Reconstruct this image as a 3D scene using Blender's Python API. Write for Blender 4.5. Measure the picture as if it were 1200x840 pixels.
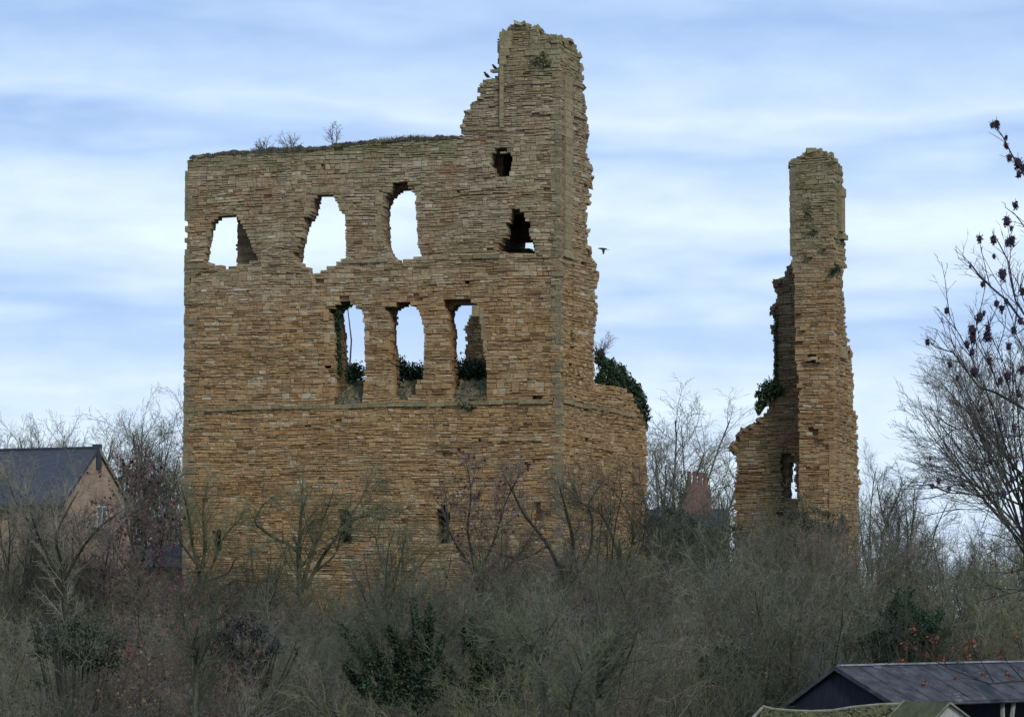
import bpy, math, random
import numpy as np
from mathutils import Vector
R = math.radians
S = bpy.context.scene
COL = S.collection
for o in list(bpy.data.objects): bpy.data.objects.remove(o)

# ------------------------------------------------------------------ camera
FPX = 4600.0                      # focal length in pixels of a 1200 px wide picture
HORIZON = 765.0
PITCH = math.atan((HORIZON-420)/FPX)
cam_d = bpy.data.cameras.new('camera'); cam = bpy.data.objects.new('camera', cam_d); COL.objects.link(cam)
cam_d.sensor_width = 36; cam_d.lens = 36*FPX/1200; cam_d.clip_start = 1; cam_d.clip_end = 9000
cam.location = (0, 0, 0); cam.rotation_euler = (math.pi/2+PITCH, 0, 0)
S.camera = cam

# ------------------------------------------------------------------ world, sun, exposure
SUN_EL, SUN_AZ = R(38), R(28)     # sun behind the camera, to its right
world = bpy.data.worlds.new('World'); S.world = world; world.use_nodes = True
nt = world.node_tree; N = nt.nodes; L = nt.links; N.clear()
def nd(tree, t, **kw):
    n = tree.nodes.new(t)
    for k, v in kw.items():
        if k.startswith('i_'): n.inputs[k[2:]].default_value = v
        else: setattr(n, k, v)
    return n
def math_n(tree, op, a=None, b=None, clamp=False):
    n = tree.nodes.new('ShaderNodeMath'); n.operation = op; n.use_clamp = clamp
    for i, v in ((0, a), (1, b)):
        if v is None: continue
        if isinstance(v, (int, float)): n.inputs[i].default_value = v
        else: tree.links.new(v, n.inputs[i])
    return n.outputs[0]
def mixc(tree, fac, a, b, blend='MIX'):
    n = tree.nodes.new('ShaderNodeMix'); n.data_type = 'RGBA'; n.blend_type = blend
    for i, v in ((0, fac), (6, a), (7, b)):
        if isinstance(v, (int, float)): n.inputs[i].default_value = v
        elif isinstance(v, tuple): n.inputs[i].default_value = (*v, 1) if len(v) == 3 else v
        else: tree.links.new(v, n.inputs[i])
    return n.outputs[2]
def ramp(tree, fac, stops, interp='LINEAR'):
    n = tree.nodes.new('ShaderNodeValToRGB'); e = n.color_ramp; e.interpolation = interp
    while len(e.elements) < len(stops): e.elements.new(0.5)
    for el, (p, c) in zip(e.elements, stops):
        el.position = p; el.color = (*c, 1) if len(c) == 3 else c
    tree.links.new(fac, n.inputs[0]); return n.outputs[0]
def g(v): return (v, v, v)
tc = N.new('ShaderNodeTexCoord')
sky = N.new('ShaderNodeTexSky'); sky.sky_type = 'NISHITA'; sky.sun_disc = False
sky.sun_elevation = SUN_EL; sky.sun_rotation = math.pi - SUN_AZ
sky.air_density = 1.0; sky.dust_density = 0.6; sky.ozone_density = 2.0
add = nd(nt, 'ShaderNodeVectorMath', operation='ADD'); add.inputs[1].default_value = (0, 0, 0.32)
L.new(tc.outputs['Generated'], add.inputs[0]); L.new(add.outputs[0], sky.inputs['Vector'])
sep = N.new('ShaderNodeSeparateXYZ'); L.new(tc.outputs['Generated'], sep.inputs[0])
def skynoise(scale, size, rough, off=(0, 0, 0), det=5, rot=0.0):
    mp = N.new('ShaderNodeMapping'); mp.inputs['Scale'].default_value = scale; mp.inputs['Location'].default_value = off
    mp.inputs['Rotation'].default_value = (0, rot, 0)
    L.new(tc.outputs['Generated'], mp.inputs[0])
    n = nd(nt, 'ShaderNodeTexNoise', i_Scale=size, i_Detail=det, i_Roughness=rough)
    L.new(mp.outputs[0], n.inputs['Vector']); return n.outputs['Fac']
n1 = skynoise((11, 6, 58), 1.0, 0.5, (3.1, 0, 1.7), 3, 0.07)
n2 = skynoise((40, 12, 105), 1.0, 0.55, (0.4, 0, 5.2), 5, 0.12)
zz = math_n(nt, 'ADD', sep.outputs[2], math_n(nt, 'MULTIPLY', math_n(nt, 'SUBTRACT', n1, 0.5), 0.045))
zf = math_n(nt, 'DIVIDE', zz, 0.2, True)
def zel(y): return ((765-y)/4600.0)/0.2
band = ramp(nt, zf, [(0.0, g(.86)), (zel(560), g(.88)), (zel(455), g(.84)), (zel(400), g(.35)), (zel(365), g(.25)), (zel(320), g(.70)),
                     (zel(260), g(.98)), (zel(225), g(.75)), (zel(185), g(.28)), (zel(130), g(.72)), (zel(100), g(.45)), (zel(40), g(.12)), (0.98, g(.35))])
cl = math_n(nt, 'ADD', band, math_n(nt, 'MULTIPLY', math_n(nt, 'SUBTRACT', n1, 0.5), .95))
cl = math_n(nt, 'ADD', cl, math_n(nt, 'MULTIPLY', math_n(nt, 'SUBTRACT', n2, 0.5), 0.36), True)
cloud = mixc(nt, n2, (6.5, 7.9, 9.6), (8.1, 9.5, 10.6))
blue = mixc(nt, 0.8, sky.outputs[0], (3.9, 5.9, 9.5))
bg = N.new('ShaderNodeBackground'); bg.inputs[1].default_value = 0.10
L.new(mixc(nt, cl, blue, cloud), bg.inputs[0])
wo = N.new('ShaderNodeOutputWorld'); L.new(bg.outputs[0], wo.inputs[0])
sun_d = bpy.data.lights.new('sun', 'SUN'); sun = bpy.data.objects.new('sun', sun_d); COL.objects.link(sun)
sun_d.energy = 1.7; sun_d.angle = R(11); sun_d.color = (1, .945, .87)
sun.rotation_euler = (math.pi/2-SUN_EL, 0, SUN_AZ)
vs = S.view_settings; vs.view_transform = 'Standard'; vs.look = 'None'; vs.exposure = 0.16; vs.gamma = 1; vs.use_curve_mapping = False
S.cycles.max_bounces = 6; S.cycles.diffuse_bounces = 3

# ------------------------------------------------------------------ picture ray -> place
CP, SP = math.cos(PITCH), math.sin(PITCH)
def ray(px, py):
    rx = (px-600)/FPX; ry = (420-py)/FPX
    return Vector((rx, CP-ry*SP, SP+ry*CP))
def at(px, py, Y):
    d = ray(px, py); return d*(Y/d.y)
def onplane(px, py, p0, n):
    d = ray(px, py); return d*(p0.dot(n)/d.dot(n))

# ------------------------------------------------------------------ helpers
def mesh_obj(name, v, f, mats, parent=None, rnd=None, smooth=False, mi=None):
    me = bpy.data.meshes.new(name); me.from_pydata([tuple(p) for p in v], [], f)
    for m in (mats if isinstance(mats, (list, tuple)) else [mats]): me.materials.append(m)
    if rnd is not None:
        a = me.attributes.new('rnd', 'FLOAT', 'POINT'); a.data.foreach_set('value', np.asarray(rnd, dtype=np.float32))
    if mi is not None: me.polygons.foreach_set('material_index', np.asarray(mi, dtype=np.int32))
    if smooth: me.polygons.foreach_set('use_smooth', [True]*len(me.polygons))
    me.update()
    o = bpy.data.objects.new(name, me); COL.objects.link(o)
    if parent is not None: o.parent = parent
    return o
class MB:
    def __init__(s): s.v = []; s.f = []; s.r = []
    def addv(s, pts, r=0.5):
        i = len(s.v); s.v += pts; s.r += [r]*len(pts); return i
    def box(s, c, hx, hy, hz, ux=Vector((1, 0, 0)), uy=Vector((0, 1, 0)), uz=Vector((0, 0, 1)), r=0.5):
        c = Vector(c)
        i = s.addv([c+ux*(hx*a)+uy*(hy*b)+uz*(hz*d) for a, b, d in
                    ((-1, -1, -1), (1, -1, -1), (1, 1, -1), (-1, 1, -1), (-1, -1, 1), (1, -1, 1), (1, 1, 1), (-1, 1, 1))], r)
        s.f += [tuple(i+k for k in q) for q in ((0, 3, 2, 1), (4, 5, 6, 7), (0, 1, 5, 4), (1, 2, 6, 5), (2, 3, 7, 6), (3, 0, 4, 7))]
    def hexa(s, p8, r=0.5):
        i = s.addv([Vector(p) for p in p8], r)
        s.f += [tuple(i+k for k in q) for q in ((0, 3, 2, 1), (4, 5, 6, 7), (0, 1, 5, 4), (1, 2, 6, 5), (2, 3, 7, 6), (3, 0, 4, 7))]
    def tube(s, pts, rad, k=5, r=0.5):
        pts = [Vector(p) for p in pts]; n = len(pts); base = len(s.v)
        for j, p in enumerate(pts):
            t = (pts[min(j+1, n-1)]-pts[max(j-1, 0)])
            if t.length < 1e-6: t = Vector((0, 0, 1))
            t.normalize()
            a = t.cross(Vector((0.31, 0.2, 0.93)) if abs(t.z) < .9 else Vector((1, 0.1, 0))); a.normalize(); b = t.cross(a)
            for q in range(k):
                th = 2*math.pi*q/k
                s.v.append(p+(a*math.cos(th)+b*math.sin(th))*rad[j]); s.r.append(r)
        for j in range(n-1):
            for q in range(k):
                s.f.append((base+j*k+q, base+j*k+(q+1) % k, base+(j+1)*k+(q+1) % k, base+(j+1)*k+q))
        s.f.append(tuple(base+(n-1)*k+q for q in range(k)))
    def leaf(s, p, size, rng, r=None, asp=0.75):
        n = Vector((rng.gauss(0, 1), rng.gauss(0, 1), rng.gauss(0, 1)+.4)); n.normalize()
        a = n.cross(Vector((rng.gauss(0, 1), rng.gauss(0, 1), rng.gauss(0, 1)))); a.normalize(); b = n.cross(a)
        h = size*.5
        i = s.addv([p-a*h, p-b*h*asp+n*h*.25, p+a*h, p+b*h*asp+n*h*.25], rng.random() if r is None else r)
        s.f += [(i, i+1, i+2), (i, i+2, i+3)]
    def prism(s, poly_front, off, r=0.5):
        n = len(poly_front); i = s.addv([Vector(p) for p in poly_front]+[Vector(p)+off for p in poly_front], r)
        s.f.append(tuple(range(i, i+n))); s.f.append(tuple(range(i+2*n-1, i+n-1, -1)))
        for k in range(n): s.f.append((i+k, i+n+k, i+n+(k+1) % n, i+(k+1) % n))
    def build(s, name, mat, parent=None, smooth=False, origin=None):
        v = s.v
        if origin is not None: v = [p-origin for p in v]
        o = mesh_obj(name, v, s.f, mat, parent, s.r, smooth)
        if origin is not None: o.location = origin
        return o
def empty(name, label, cat, loc, group=None):
    o = bpy.data.objects.new(name, None); COL.objects.link(o); o.location = loc; o['label'] = label; o['category'] = cat
    if group: o['group'] = group
    o.empty_display_size = .5
    return o
def tag(o, label, cat, group=None):
    o['label'] = label; o['category'] = cat
    if group: o['group'] = group
    return o
def reparent(o, root):            # keep world place: the mesh is in world coordinates
    o.parent = root; o.location = Vector(o.location)-root.location
def dup(root, loc, rotz, sc, label=None, group=None):
    r = root.copy(); COL.objects.link(r); r.location = loc; r.rotation_euler = (0, 0, rotz); r.scale = sc
    if label: r['label'] = label
    if group: r['group'] = group
    for ch in list(root.children):
        c = ch.copy(); COL.objects.link(c); c.parent = r
    return r

# ------------------------------------------------------------------ materials
def mat(name):
    m = bpy.data.materials.new(name); m.use_nodes = True
    t = m.node_tree; t.nodes.clear()
    b = t.nodes.new('ShaderNodeBsdfPrincipled'); o = t.nodes.new('ShaderNodeOutputMaterial'); t.links.new(b.outputs[0], o.inputs[0])
    b.inputs['Roughness'].default_value = .9; b.inputs['Specular IOR Level'].default_value = .2
    return m, t, b
def noise(t, scale, det=4, rough=.55, vec=None, stretch=None):
    n = nd(t, 'ShaderNodeTexNoise', i_Scale=scale, i_Detail=det, i_Roughness=rough)
    if vec is None:
        ge = t.nodes.new('ShaderNodeNewGeometry'); vec = ge.outputs['Position']
    if stretch:
        mp = t.nodes.new('ShaderNodeMapping'); mp.inputs['Scale'].default_value = stretch; t.links.new(vec, mp.inputs[0]); vec = mp.outputs[0]
    t.links.new(vec, n.inputs['Vector']); return n.outputs['Fac']
def bump(t, b, h, strength, dist):
    n = t.nodes.new('ShaderNodeBump'); n.inputs['Strength'].default_value = strength; n.inputs['Distance'].default_value = dist
    t.links.new(h, n.inputs['Height']); t.links.new(n.outputs[0], b.inputs['Normal'])
def attr(t, name='rnd'):
    a = t.nodes.new('ShaderNodeAttribute'); a.attribute_name = name; return a.outputs['Fac']
def ss(t, x, a, b):
    n = t.nodes.new('ShaderNodeMapRange'); n.interpolation_type = 'SMOOTHSTEP'
    n.inputs[1].default_value = a; n.inputs[2].default_value = b; t.links.new(x, n.inputs[0]); return n.outputs[0]

def stone_mat(name, warm=1.0, dark=1.0, greenz=None, capx=None):
    m, t, b = mat(name)
    rn = attr(t); ge = t.nodes.new('ShaderNodeNewGeometry'); pos = ge.outputs['Position']
    sp = t.nodes.new('ShaderNodeSeparateXYZ'); t.links.new(pos, sp.inputs[0]); z = sp.outputs[2]
    D = dark
    c = lambda r_, g_, b_: (r_*D, g_*D, b_*D)
    ochre = ramp(t, rn, [(0, c(.16, .085, .040)), (.2, c(.255, .150, .068)), (.45, c(.335, .200, .084)), (.65, c(.38, .242, .108)), (.85, c(.41, .30, .16)), (1, c(.45, .38, .26))])
    grey = ramp(t, rn, [(0, c(.15, .115, .065)), (.2, c(.235, .185, .11)), (.5, c(.305, .24, .155)), (.8, c(.365, .30, .205)), (1, c(.43, .38, .27))])
    pn = noise(t, .22, 4, .6)
    hz = ss(t, math_n(t, 'ADD', z, math_n(t, 'MULTIPLY', math_n(t, 'SUBTRACT', pn, .5), 22)), 13.5, 27)   # weathered greyer towards the top
    base = mixc(t, math_n(t, 'MULTIPLY', hz, .92 if warm >= 1 else 1.0), ochre, grey)
    base = mixc(t, 1-warm if warm < 1 else .13, base, grey)
    # rusty iron-stone patches
    rust = ss(t, noise(t, .5, 5, .7), .50, .70)
    base = mixc(t, math_n(t, 'MULTIPLY', rust, .5), base, c(.27, .125, .045))
    pale = ss(t, noise(t, .42, 5, .7, None, (1, 1, 1.6)), .52, .70)
    base = mixc(t, math_n(t, 'MULTIPLY', pale, .3), base, c(.33, .285, .19))
    # algae: below the tops of the walls
    if greenz:
        for (za, zb, am) in greenz:
            gn = ss(t, math_n(t, 'ADD', z, math_n(t, 'MULTIPLY', noise(t, .8, 4, .6), 2.4)), za, zb)
            base = mixc(t, math_n(t, 'MULTIPLY', gn, am), base, (.13, .15, .055))
    streak = ss(t, noise(t, 1.0, 5, .7, None, (1.5, 1.5, .13)), .50, .70)
    base = mixc(t, math_n(t, 'MULTIPLY', streak, .34), base, c(.13, .105, .075))
    spots = ss(t, noise(t, 2.6, 6, .75), .60, .70)
    base = mixc(t, math_n(t, 'MULTIPLY', spots, .4), base, c(.40, .37, .27))
    gspot = ss(t, noise(t, .7, 6, .75), .56, .70)
    base = mixc(t, math_n(t, 'MULTIPLY', gspot, .45), base, c(.19, .185, .095))
    if capx is not None:      # green and black crust along the top of the long wall only
        cm = math_n(t, 'MULTIPLY', ss(t, math_n(t, 'ADD', z, math_n(t, 'MULTIPLY', noise(t, .9, 5, .7), 3.0)), 26.0, 27.9), ss(t, math_n(t, 'MULTIPLY', sp.outputs[0], -1.0), 2.2, 3.4))
        base = mixc(t, math_n(t, 'MULTIPLY', cm, .6), base, mixc(t, noise(t, 2.2, 4, .7), (.09, .115, .035), (.20, .20, .10)))
    mott = noise(t, 5.5, 5, .65)
    base = mixc(t, .55, base, mixc(t, 1.0, base, ramp(t, mott, [(.3, g(.5)), (.5, g(1.0)), (.72, g(1.35))]), 'MULTIPLY'))
    t.links.new(base, b.inputs['Base Color']); b.inputs['Roughness'].default_value = .95; b.inputs['Specular IOR Level'].default_value = .1
    bump(t, b, noise(t, 11, 5, .6), .6, .05)
    return m
M = {}
M['stone'] = stone_mat('castle_stone', 1.0, 1.0, [(28.0, 31.0, .35)], 1)
M['stone_tower'] = stone_mat('tower_stone', .75, .92, [(20.5, 24.0, .3)])
M['stone_wing_shaded'] = stone_mat('wing_stone_shaded', .45, .62)  # wing's shade put into the colour: darker, greyer copy of the tower stone
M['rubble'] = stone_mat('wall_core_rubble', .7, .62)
m, t, b = mat('dressed_stone'); M['dressed'] = m
base = mixc(t, noise(t, 3.0, 6, .75), ramp(t, attr(t), [(0, (.16, .125, .07)), (.5, (.28, .22, .12)), (1, (.38, .31, .19))]), (.23, .19, .095))
base = mixc(t, .7, base, mixc(t, 1.0, base, ramp(t, noise(t, 4.0, 6, .75), [(.32, g(.45)), (.5, g(1.0)), (.7, g(1.4))]), 'MULTIPLY'))
t.links.new(base, b.inputs['Base Color']); bump(t, b, noise(t, 6, 6, .7), .9, .08)
m, t, b = mat('grey_quoin_stone'); M['quoin'] = m
base = mixc(t, noise(t, 2.2, 5, .7), ramp(t, attr(t), [(0, (.13, .115, .07)), (.5, (.24, .195, .115)), (1, (.34, .27, .155))]), (.185, .16, .095))
base = mixc(t, .7, base, mixc(t, 1.0, base, ramp(t, noise(t, 4.0, 6, .75), [(.32, g(.45)), (.5, g(1.0)), (.7, g(1.4))]), 'MULTIPLY'))
t.links.new(base, b.inputs['Base Color']); bump(t, b, noise(t, 6, 6, .7), .9, .08)

def leaf_mat(name, stops, rough=.55):
    m, t, b = mat(name)
    t.links.new(ramp(t, attr(t), stops), b.inputs['Base Color']); b.inputs['Roughness'].default_value = rough; b.inputs['Specular IOR Level'].default_value = .35
    M[name] = m
leaf_mat('ivy_leaf', [(0, (.012, .026, .012)), (.5, (.022, .050, .018)), (.9, (.035, .07, .022)), (1, (.075, .115, .045))])
leaf_mat('holly_leaf', [(0, (.014, .030, .018)), (.5, (.024, .052, .024)), (1, (.05, .095, .035))])
leaf_mat('undergrowth_leaf', [(0, (.010, .014, .011)), (.4, (.020, .029, .016)), (.75, (.034, .040, .022)), (1, (.06, .05, .032))], .8)
leaf_mat('russet_leaf', [(0, (.09, .022, .014)), (.5, (.20, .055, .024)), (1, (.26, .11, .05))], .7)
leaf_mat('dry_leaf', [(0, (.07, .045, .025)), (.5, (.13, .085, .045)), (1, (.20, .14, .08))], .8)
leaf_mat('purple_leaf', [(0, (.045, .014, .020)), (.6, (.10, .032, .036)), (1, (.15, .06, .05))], .7)
leaf_mat('grass_blade', [(0, (.05, .06, .025)), (.5, (.10, .11, .045)), (1, (.20, .17, .09))], .8)
leaf_mat('seed_cluster', [(0, (.020, .010, .022)), (.6, (.055, .028, .055)), (1, (.11, .055, .08))], .7)
def bark_mat(name, a, bcol, c, sc=2.2):
    m, t, b = mat(name)
    oi = t.nodes.new('ShaderNodeObjectInfo')
    col = ramp(t, noise(t, sc, 4, .6), [(.28, a), (.5, bcol), (.72, c)])
    hv = mixc(t, 1.0, col, ramp(t, oi.outputs['Random'], [(0, (.42, .45, .47)), (.35, (.80, .84, .80)), (.7, (1.05, 1.08, .96)), (1, (1.5, 1.42, 1.25))]), 'MULTIPLY')
    t.links.new(hv, b.inputs['Base Color']); M[name] = m
bark_mat('bark', (.028, .030, .019), (.058, .058, .038), (.10, .092, .064))
bark_mat('mossy_bark', (.04, .05, .020), (.075, .085, .036), (.115, .115, .07))
bark_mat('twig_grey', (.098, .092, .076), (.15, .142, .118), (.20, .19, .165), .5)
bark_mat('twig_brown', (.094, .080, .060), (.142, .120, .092), (.19, .162, .128), .5)
bark_mat('twig_green', (.068, .073, .044), (.108, .112, .070), (.16, .158, .105), .5)
bark_mat('twig_purple', (.080, .062, .060), (.125, .100, .094), (.165, .135, .122), .5)
bark_mat('twig_pale', (.11, .105, .09), (.16, .152, .13), (.21, .20, .17), .5)
bark_mat('twig_dark', (.030, .026, .026), (.05, .042, .040), (.075, .062, .055), 3)
m, t, b = mat('valley_grass'); M['ground'] = m
col = mixc(t, noise(t, .25, 5, .65), (.022, .026, .015), mixc(t, noise(t, 2.5, 4), (.028, .038, .019), (.06, .05, .034)))
t.links.new(col, b.inputs['Base Color']); bump(t, b, noise(t, 3, 5), .8, .15)
def brick_mat(name, c1, c2, mortar, scale, rot):
    m, t, b = mat(name)
    tcx = t.nodes.new('ShaderNodeTexCoord'); mp = t.nodes.new('ShaderNodeMapping'); mp.inputs['Rotation'].default_value = rot
    t.links.new(tcx.outputs['Object'], mp.inputs[0])
    br = t.nodes.new('ShaderNodeTexBrick'); br.inputs['Scale'].default_value = scale; br.inputs['Mortar Size'].default_value = .02
    br.inputs['Brick Width'].default_value = .62; br.inputs['Row Height'].default_value = .22
    for k, c in (('Color1', c1), ('Color2', c2), ('Mortar', mortar)): br.inputs[k].default_value = (*c, 1)
    t.links.new(mp.outputs[0], br.inputs[0])
    col = mixc(t, .5, br.outputs[0], mixc(t, 1.0, br.outputs[0], ramp(t, noise(t, 1.3, 5, .7), [(.3, g(.45)), (.7, g(1.4))]), 'MULTIPLY'))
    t.links.new(col, b.inputs['Base Color']); M[name] = m
brick_mat('house_brick', (.28, .18, .115), (.36, .255, .175), (.34, .29, .23), 2.8, (R(90), 0, 0))
brick_mat('red_brick', (.17, .075, .055), (.22, .105, .078), (.2, .15, .12), 2.8, (R(90), 0, 0))
def flat_mat(name, c, c2, sc=2.0, rough=.8, stretch=None, bm=0):
    m, t, b = mat(name)
    n_ = noise(t, sc, 5, .65, None, stretch)
    t.links.new(ramp(t, n_, [(.3, c), (.7, c2)]), b.inputs['Base Color']); b.inputs['Roughness'].default_value = rough
    if bm: bump(t, b, n_, bm, .04)
    M[name] = m
flat_mat('sill_earth', (.045, .05, .025), (.20, .165, .105), 4.5, .95, None, .6)
flat_mat('slate', (.030, .036, .045), (.060, .068, .080), 3, .6, (1, 1, 4), .5)
flat_mat('corrugated_roof', (.016, .019, .026), (.085, .086, .094), 1.9, .8, (1, 1, 2.5), .5)
flat_mat('ridge_cap', (.09, .10, .12), (.34, .36, .40), 1.6, .7)
flat_mat('dark_boards', (.010, .012, .020), (.024, .027, .042), 3, .75, (6, 6, .4), .5)
flat_mat('mossy_roof', (.035, .045, .020), (.115, .105, .055), 2.2, .95, None, .8)
flat_mat('pale_edge', (.10, .11, .07), (.26, .26, .19), 3, .9)
flat_mat('cream_boards', (.30, .30, .27), (.42, .41, .37), 3, .7, (6, 6, .5))
flat_mat('white_paint', (.62, .63, .62), (.78, .79, .78), 6, .5)
flat_mat('old_timber', (.20, .19, .17), (.36, .34, .31), 4, .85, (5, 5, .5))
flat_mat('feather', (.010, .010, .013), (.022, .022, .028), 9, .6)
flat_mat('pigeon_feather', (.07, .075, .09), (.15, .155, .18), 9, .6)
flat_mat('terracotta', (.12, .06, .045), (.19, .10, .075), 8, .8)
m, t, b = mat('barn_roof'); M['barn_roof'] = m
bc = ramp(t, noise(t, 1.9, 5, .65), [(.3, (.016, .019, .026)), (.7, (.080, .081, .088))])
bc = mixc(t, math_n(t, 'MULTIPLY', ss(t, noise(t, .9, 6, .75), .58, .70), .6), bc, (.22, .23, .24))
bc = mixc(t, math_n(t, 'MULTIPLY', ss(t, noise(t, .7, 5, .7, None, (1, 1, 1.7)), .54, .66), .5), bc, (.075, .06, .045))
t.links.new(bc, b.inputs['Base Color']); b.inputs['Roughness'].default_value = .8; bump(t, b, noise(t, 2.5, 5, .7), .7, .06)
m, t, b = mat('window_glass'); b.inputs['Base Color'].default_value = (.18, .23, .30, 1); b.inputs['Roughness'].default_value = .08; b.inputs['Specular IOR Level'].default_value = 1.0; M['glass'] = m

# ------------------------------------------------------------------ ground
def ground(x, y):
    pts = [(-200, -1.8), (10, -1.8), (70, -5.2), (135, -6.0), (160, -3.6), (178, -0.3), (192, 1.2), (230, 1.6), (330, 1.0), (700, -6), (6000, -30)]
    for (a, za), (b_, zb) in zip(pts, pts[1:]):
        if y <= b_:
            u = max(0, (y-a)/(b_-a)); u = u*u*(3-2*u); z = za+(zb-za)*u; break
    else: z = pts[-1][1]
    return z + .35*math.sin(x*.11+y*.05)*min(1, max(0, (y-30)/60)) + (.2*math.sin(x*.37-y*.21) if y < 400 else 0)
ys = [-300, -60] + list(range(0, 340, 4)) + [400, 520, 700, 1200, 2500, 6000]
xs = [-5000, -1500, -400, -160] + list(range(-90, 91, 4)) + [160, 400, 1500, 5000]
v = [(x, y, ground(x, y)) for y in ys for x in xs]; nx = len(xs)
f = [(j*nx+i, j*nx+i+1, (j+1)*nx+i+1, (j+1)*nx+i) for j in range(len(ys)-1) for i in range(nx-1)]
gr = mesh_obj('ground', v, f, M['ground'], smooth=True); gr['kind'] = 'structure'

# ------------------------------------------------------------------ masonry
def crossings(polys, z):
    xs_ = []
    for P in polys:
        n = len(P)
        for i in range(n):
            (a, za), (b_, zb) = P[i], P[(i+1) % n]
            if (za <= z) != (zb <= z): xs_.append(a+(b_-a)*(z-za)/(zb-za))
    return sorted(xs_)
def masonry(name, mt, parent, P0, u, n, outer, holes, d0, d1, seed, hrange=(.11, .25), lrange=(.18, .55), jit=.045, proud=0.0,
            face=True, fix0=False, miss=.003):
    """rough coursed rubble: a core of one slab per course and a skin of single stones; polygons in (s along u, z)."""
    rng = random.Random(seed); mb = MB()
    up = Vector((0, 0, 1))
    zs = [p[1] for p in outer]; z = min(zs); zmax = max(zs)
    wav = [rng.uniform(.05, .12), rng.uniform(.3, .6), rng.uniform(0, 6)]
    def W(s, z_): return .035*math.sin(s*wav[1]+z_*.35+wav[2])+.016*math.sin(s*1.9+z_*.8)
    def pt(s, d, z_): return P0 + u*s - n*d + up*(z_-P0.z)
    sup = [rng.uniform(-1, 1)*jit for _ in range(8)]
    while z < zmax:
        h = rng.uniform(*hrange)
        h *= 1+.28*math.sin(z*1.7+wav[2]*3)*math.sin(z*.6+wav[2])
        zc = z+h*.5
        cr = crossings([outer]+holes, zc)
        for k in range(0, len(cr)-1, 2):
            a = cr[k]+(rng.uniform(-jit, jit) if not (fix0 and abs(cr[k]) < .35) else .30); b_ = cr[k+1]+rng.uniform(-jit, jit)
            if b_-a < .12: continue
            z0, z1 = z-.004, z+h+.004
            cd = d0+(.15 if face else 0)
            dd = .06 if face else 0
            pts = []
            for (zz_, ) in ((z0,), (z1,)):
                pts += [pt(a+dd, cd, zz_+W(a, zc)), pt(b_-dd, cd, zz_+W(b_, zc)), pt(b_-dd, d1, zz_+W(b_, zc)), pt(a+dd, d1, zz_+W(a, zc))]
            # long slabs are cut so that their wave can follow the course
            m_ = max(1, int((b_-a)/1.5))
            for q in range(m_):
                aa = a+dd+(b_-a-2*dd)*q/m_; bb = a+dd+(b_-a-2*dd)*(q+1)/m_
                mb.hexa([pt(aa, cd, z0+W(aa, zc)), pt(bb, cd, z0+W(bb, zc)), pt(bb, d1, z0+W(bb, zc)), pt(aa, d1, z0+W(aa, zc)),
                         pt(aa, cd, z1+W(aa, zc)), pt(bb, cd, z1+W(bb, zc)), pt(bb, d1, z1+W(bb, zc)), pt(aa, d1, z1+W(aa, zc))], rng.uniform(.0, .5))
            if not face: continue
            s = a-(.27 if fix0 and abs(cr[k]) < .35 else 0); pw = rng.gauss(.018, .022); tw_ = rng.gauss(.52, .10); gz0 = rng.uniform(.002, .012) if rng.random() < .7 else rng.uniform(.012, .024)
            while s < b_-.02:
                l = rng.uniform(*lrange)*(1.6 if rng.random() < .12 else 1)
                if b_-s-l < .2: l = b_-s
                e = s+l; gap = rng.uniform(.0, .009); pw = pw*.6+.4*rng.gauss(.018, .028); tw_ = tw_*.45+.55*rng.gauss(.52, .24)
                if rng.random() < .25: gz0 = rng.uniform(.002, .012) if rng.random() < .7 else rng.uniform(.012, .026)
                if rng.random() > miss:
                    sub = [(z, z+h)]
                    thin = .5+.5*math.sin(s*.9+z*.7+wav[2])*math.sin(s*.31-z*.5+1)
                    if h > .15 and rng.random() < .2+.65*thin:
                        q = z+h*rng.uniform(.4, .6); sub = [(z, q), (q, z+h)]
                    for (y0, y1) in sub:
                        er = math.sin(s*.83+z*.41+wav[2])*math.sin(z*.93-s*.37+2)+.6*math.sin(s*2.3+z*1.1)*math.sin(z*2.9-s*.8); p = -proud - min(.08, max(-.06, pw+rng.gauss(0, .010)-(.035 if er > .85 else .0)+.012*er))
                        tone = min(1, max(0, rng.gauss(tw_, .11)))
                        if rng.random() < .02: tone = rng.uniform(.85, 1)
                        j = lambda q=.014: rng.uniform(-q, q)
                        A, B, C0, C1 = s+gap, e-gap, y0+gz0*rng.uniform(.3, 1)+j(.008), y1-gz0*rng.uniform(.3, 1)+j(.008)
                        bv = min(.028, (C1-C0)*.28); fd = d0+p
                        wl, wr = W(A, zc), W(B, zc)
                        rim = [(A+j(), C0+wl+j()), (B+j(), C0+wr+j()), (B+j(), C1+wr+j()), (A+j(), C1+wl+j())]
                        ins = [(rim[0][0]+bv*.6, rim[0][1]+bv), (rim[1][0]-bv*.6, rim[1][1]+bv), (rim[2][0]-bv*.6, rim[2][1]-bv), (rim[3][0]+bv*.6, rim[3][1]-bv)]
                        i = mb.addv([pt(x_, d0+.30, y_) for x_, y_ in rim]+[pt(x_, fd+.022+j(.012), y_) for x_, y_ in rim]+[pt(x_, fd+j(.018), y_) for x_, y_ in ins], tone)
                        for q in range(4):
                            r_ = (q+1) % 4
                            mb.f += [(i+q, i+r_, i+4+r_, i+4+q), (i+4+q, i+4+r_, i+8+r_, i+8+q)]
                        mb.f.append((i+8, i+9, i+10, i+11))
                s = e
        z += h
    o = mb.build(name, mt)
    if parent: reparent(o, parent)
    return o

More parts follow.
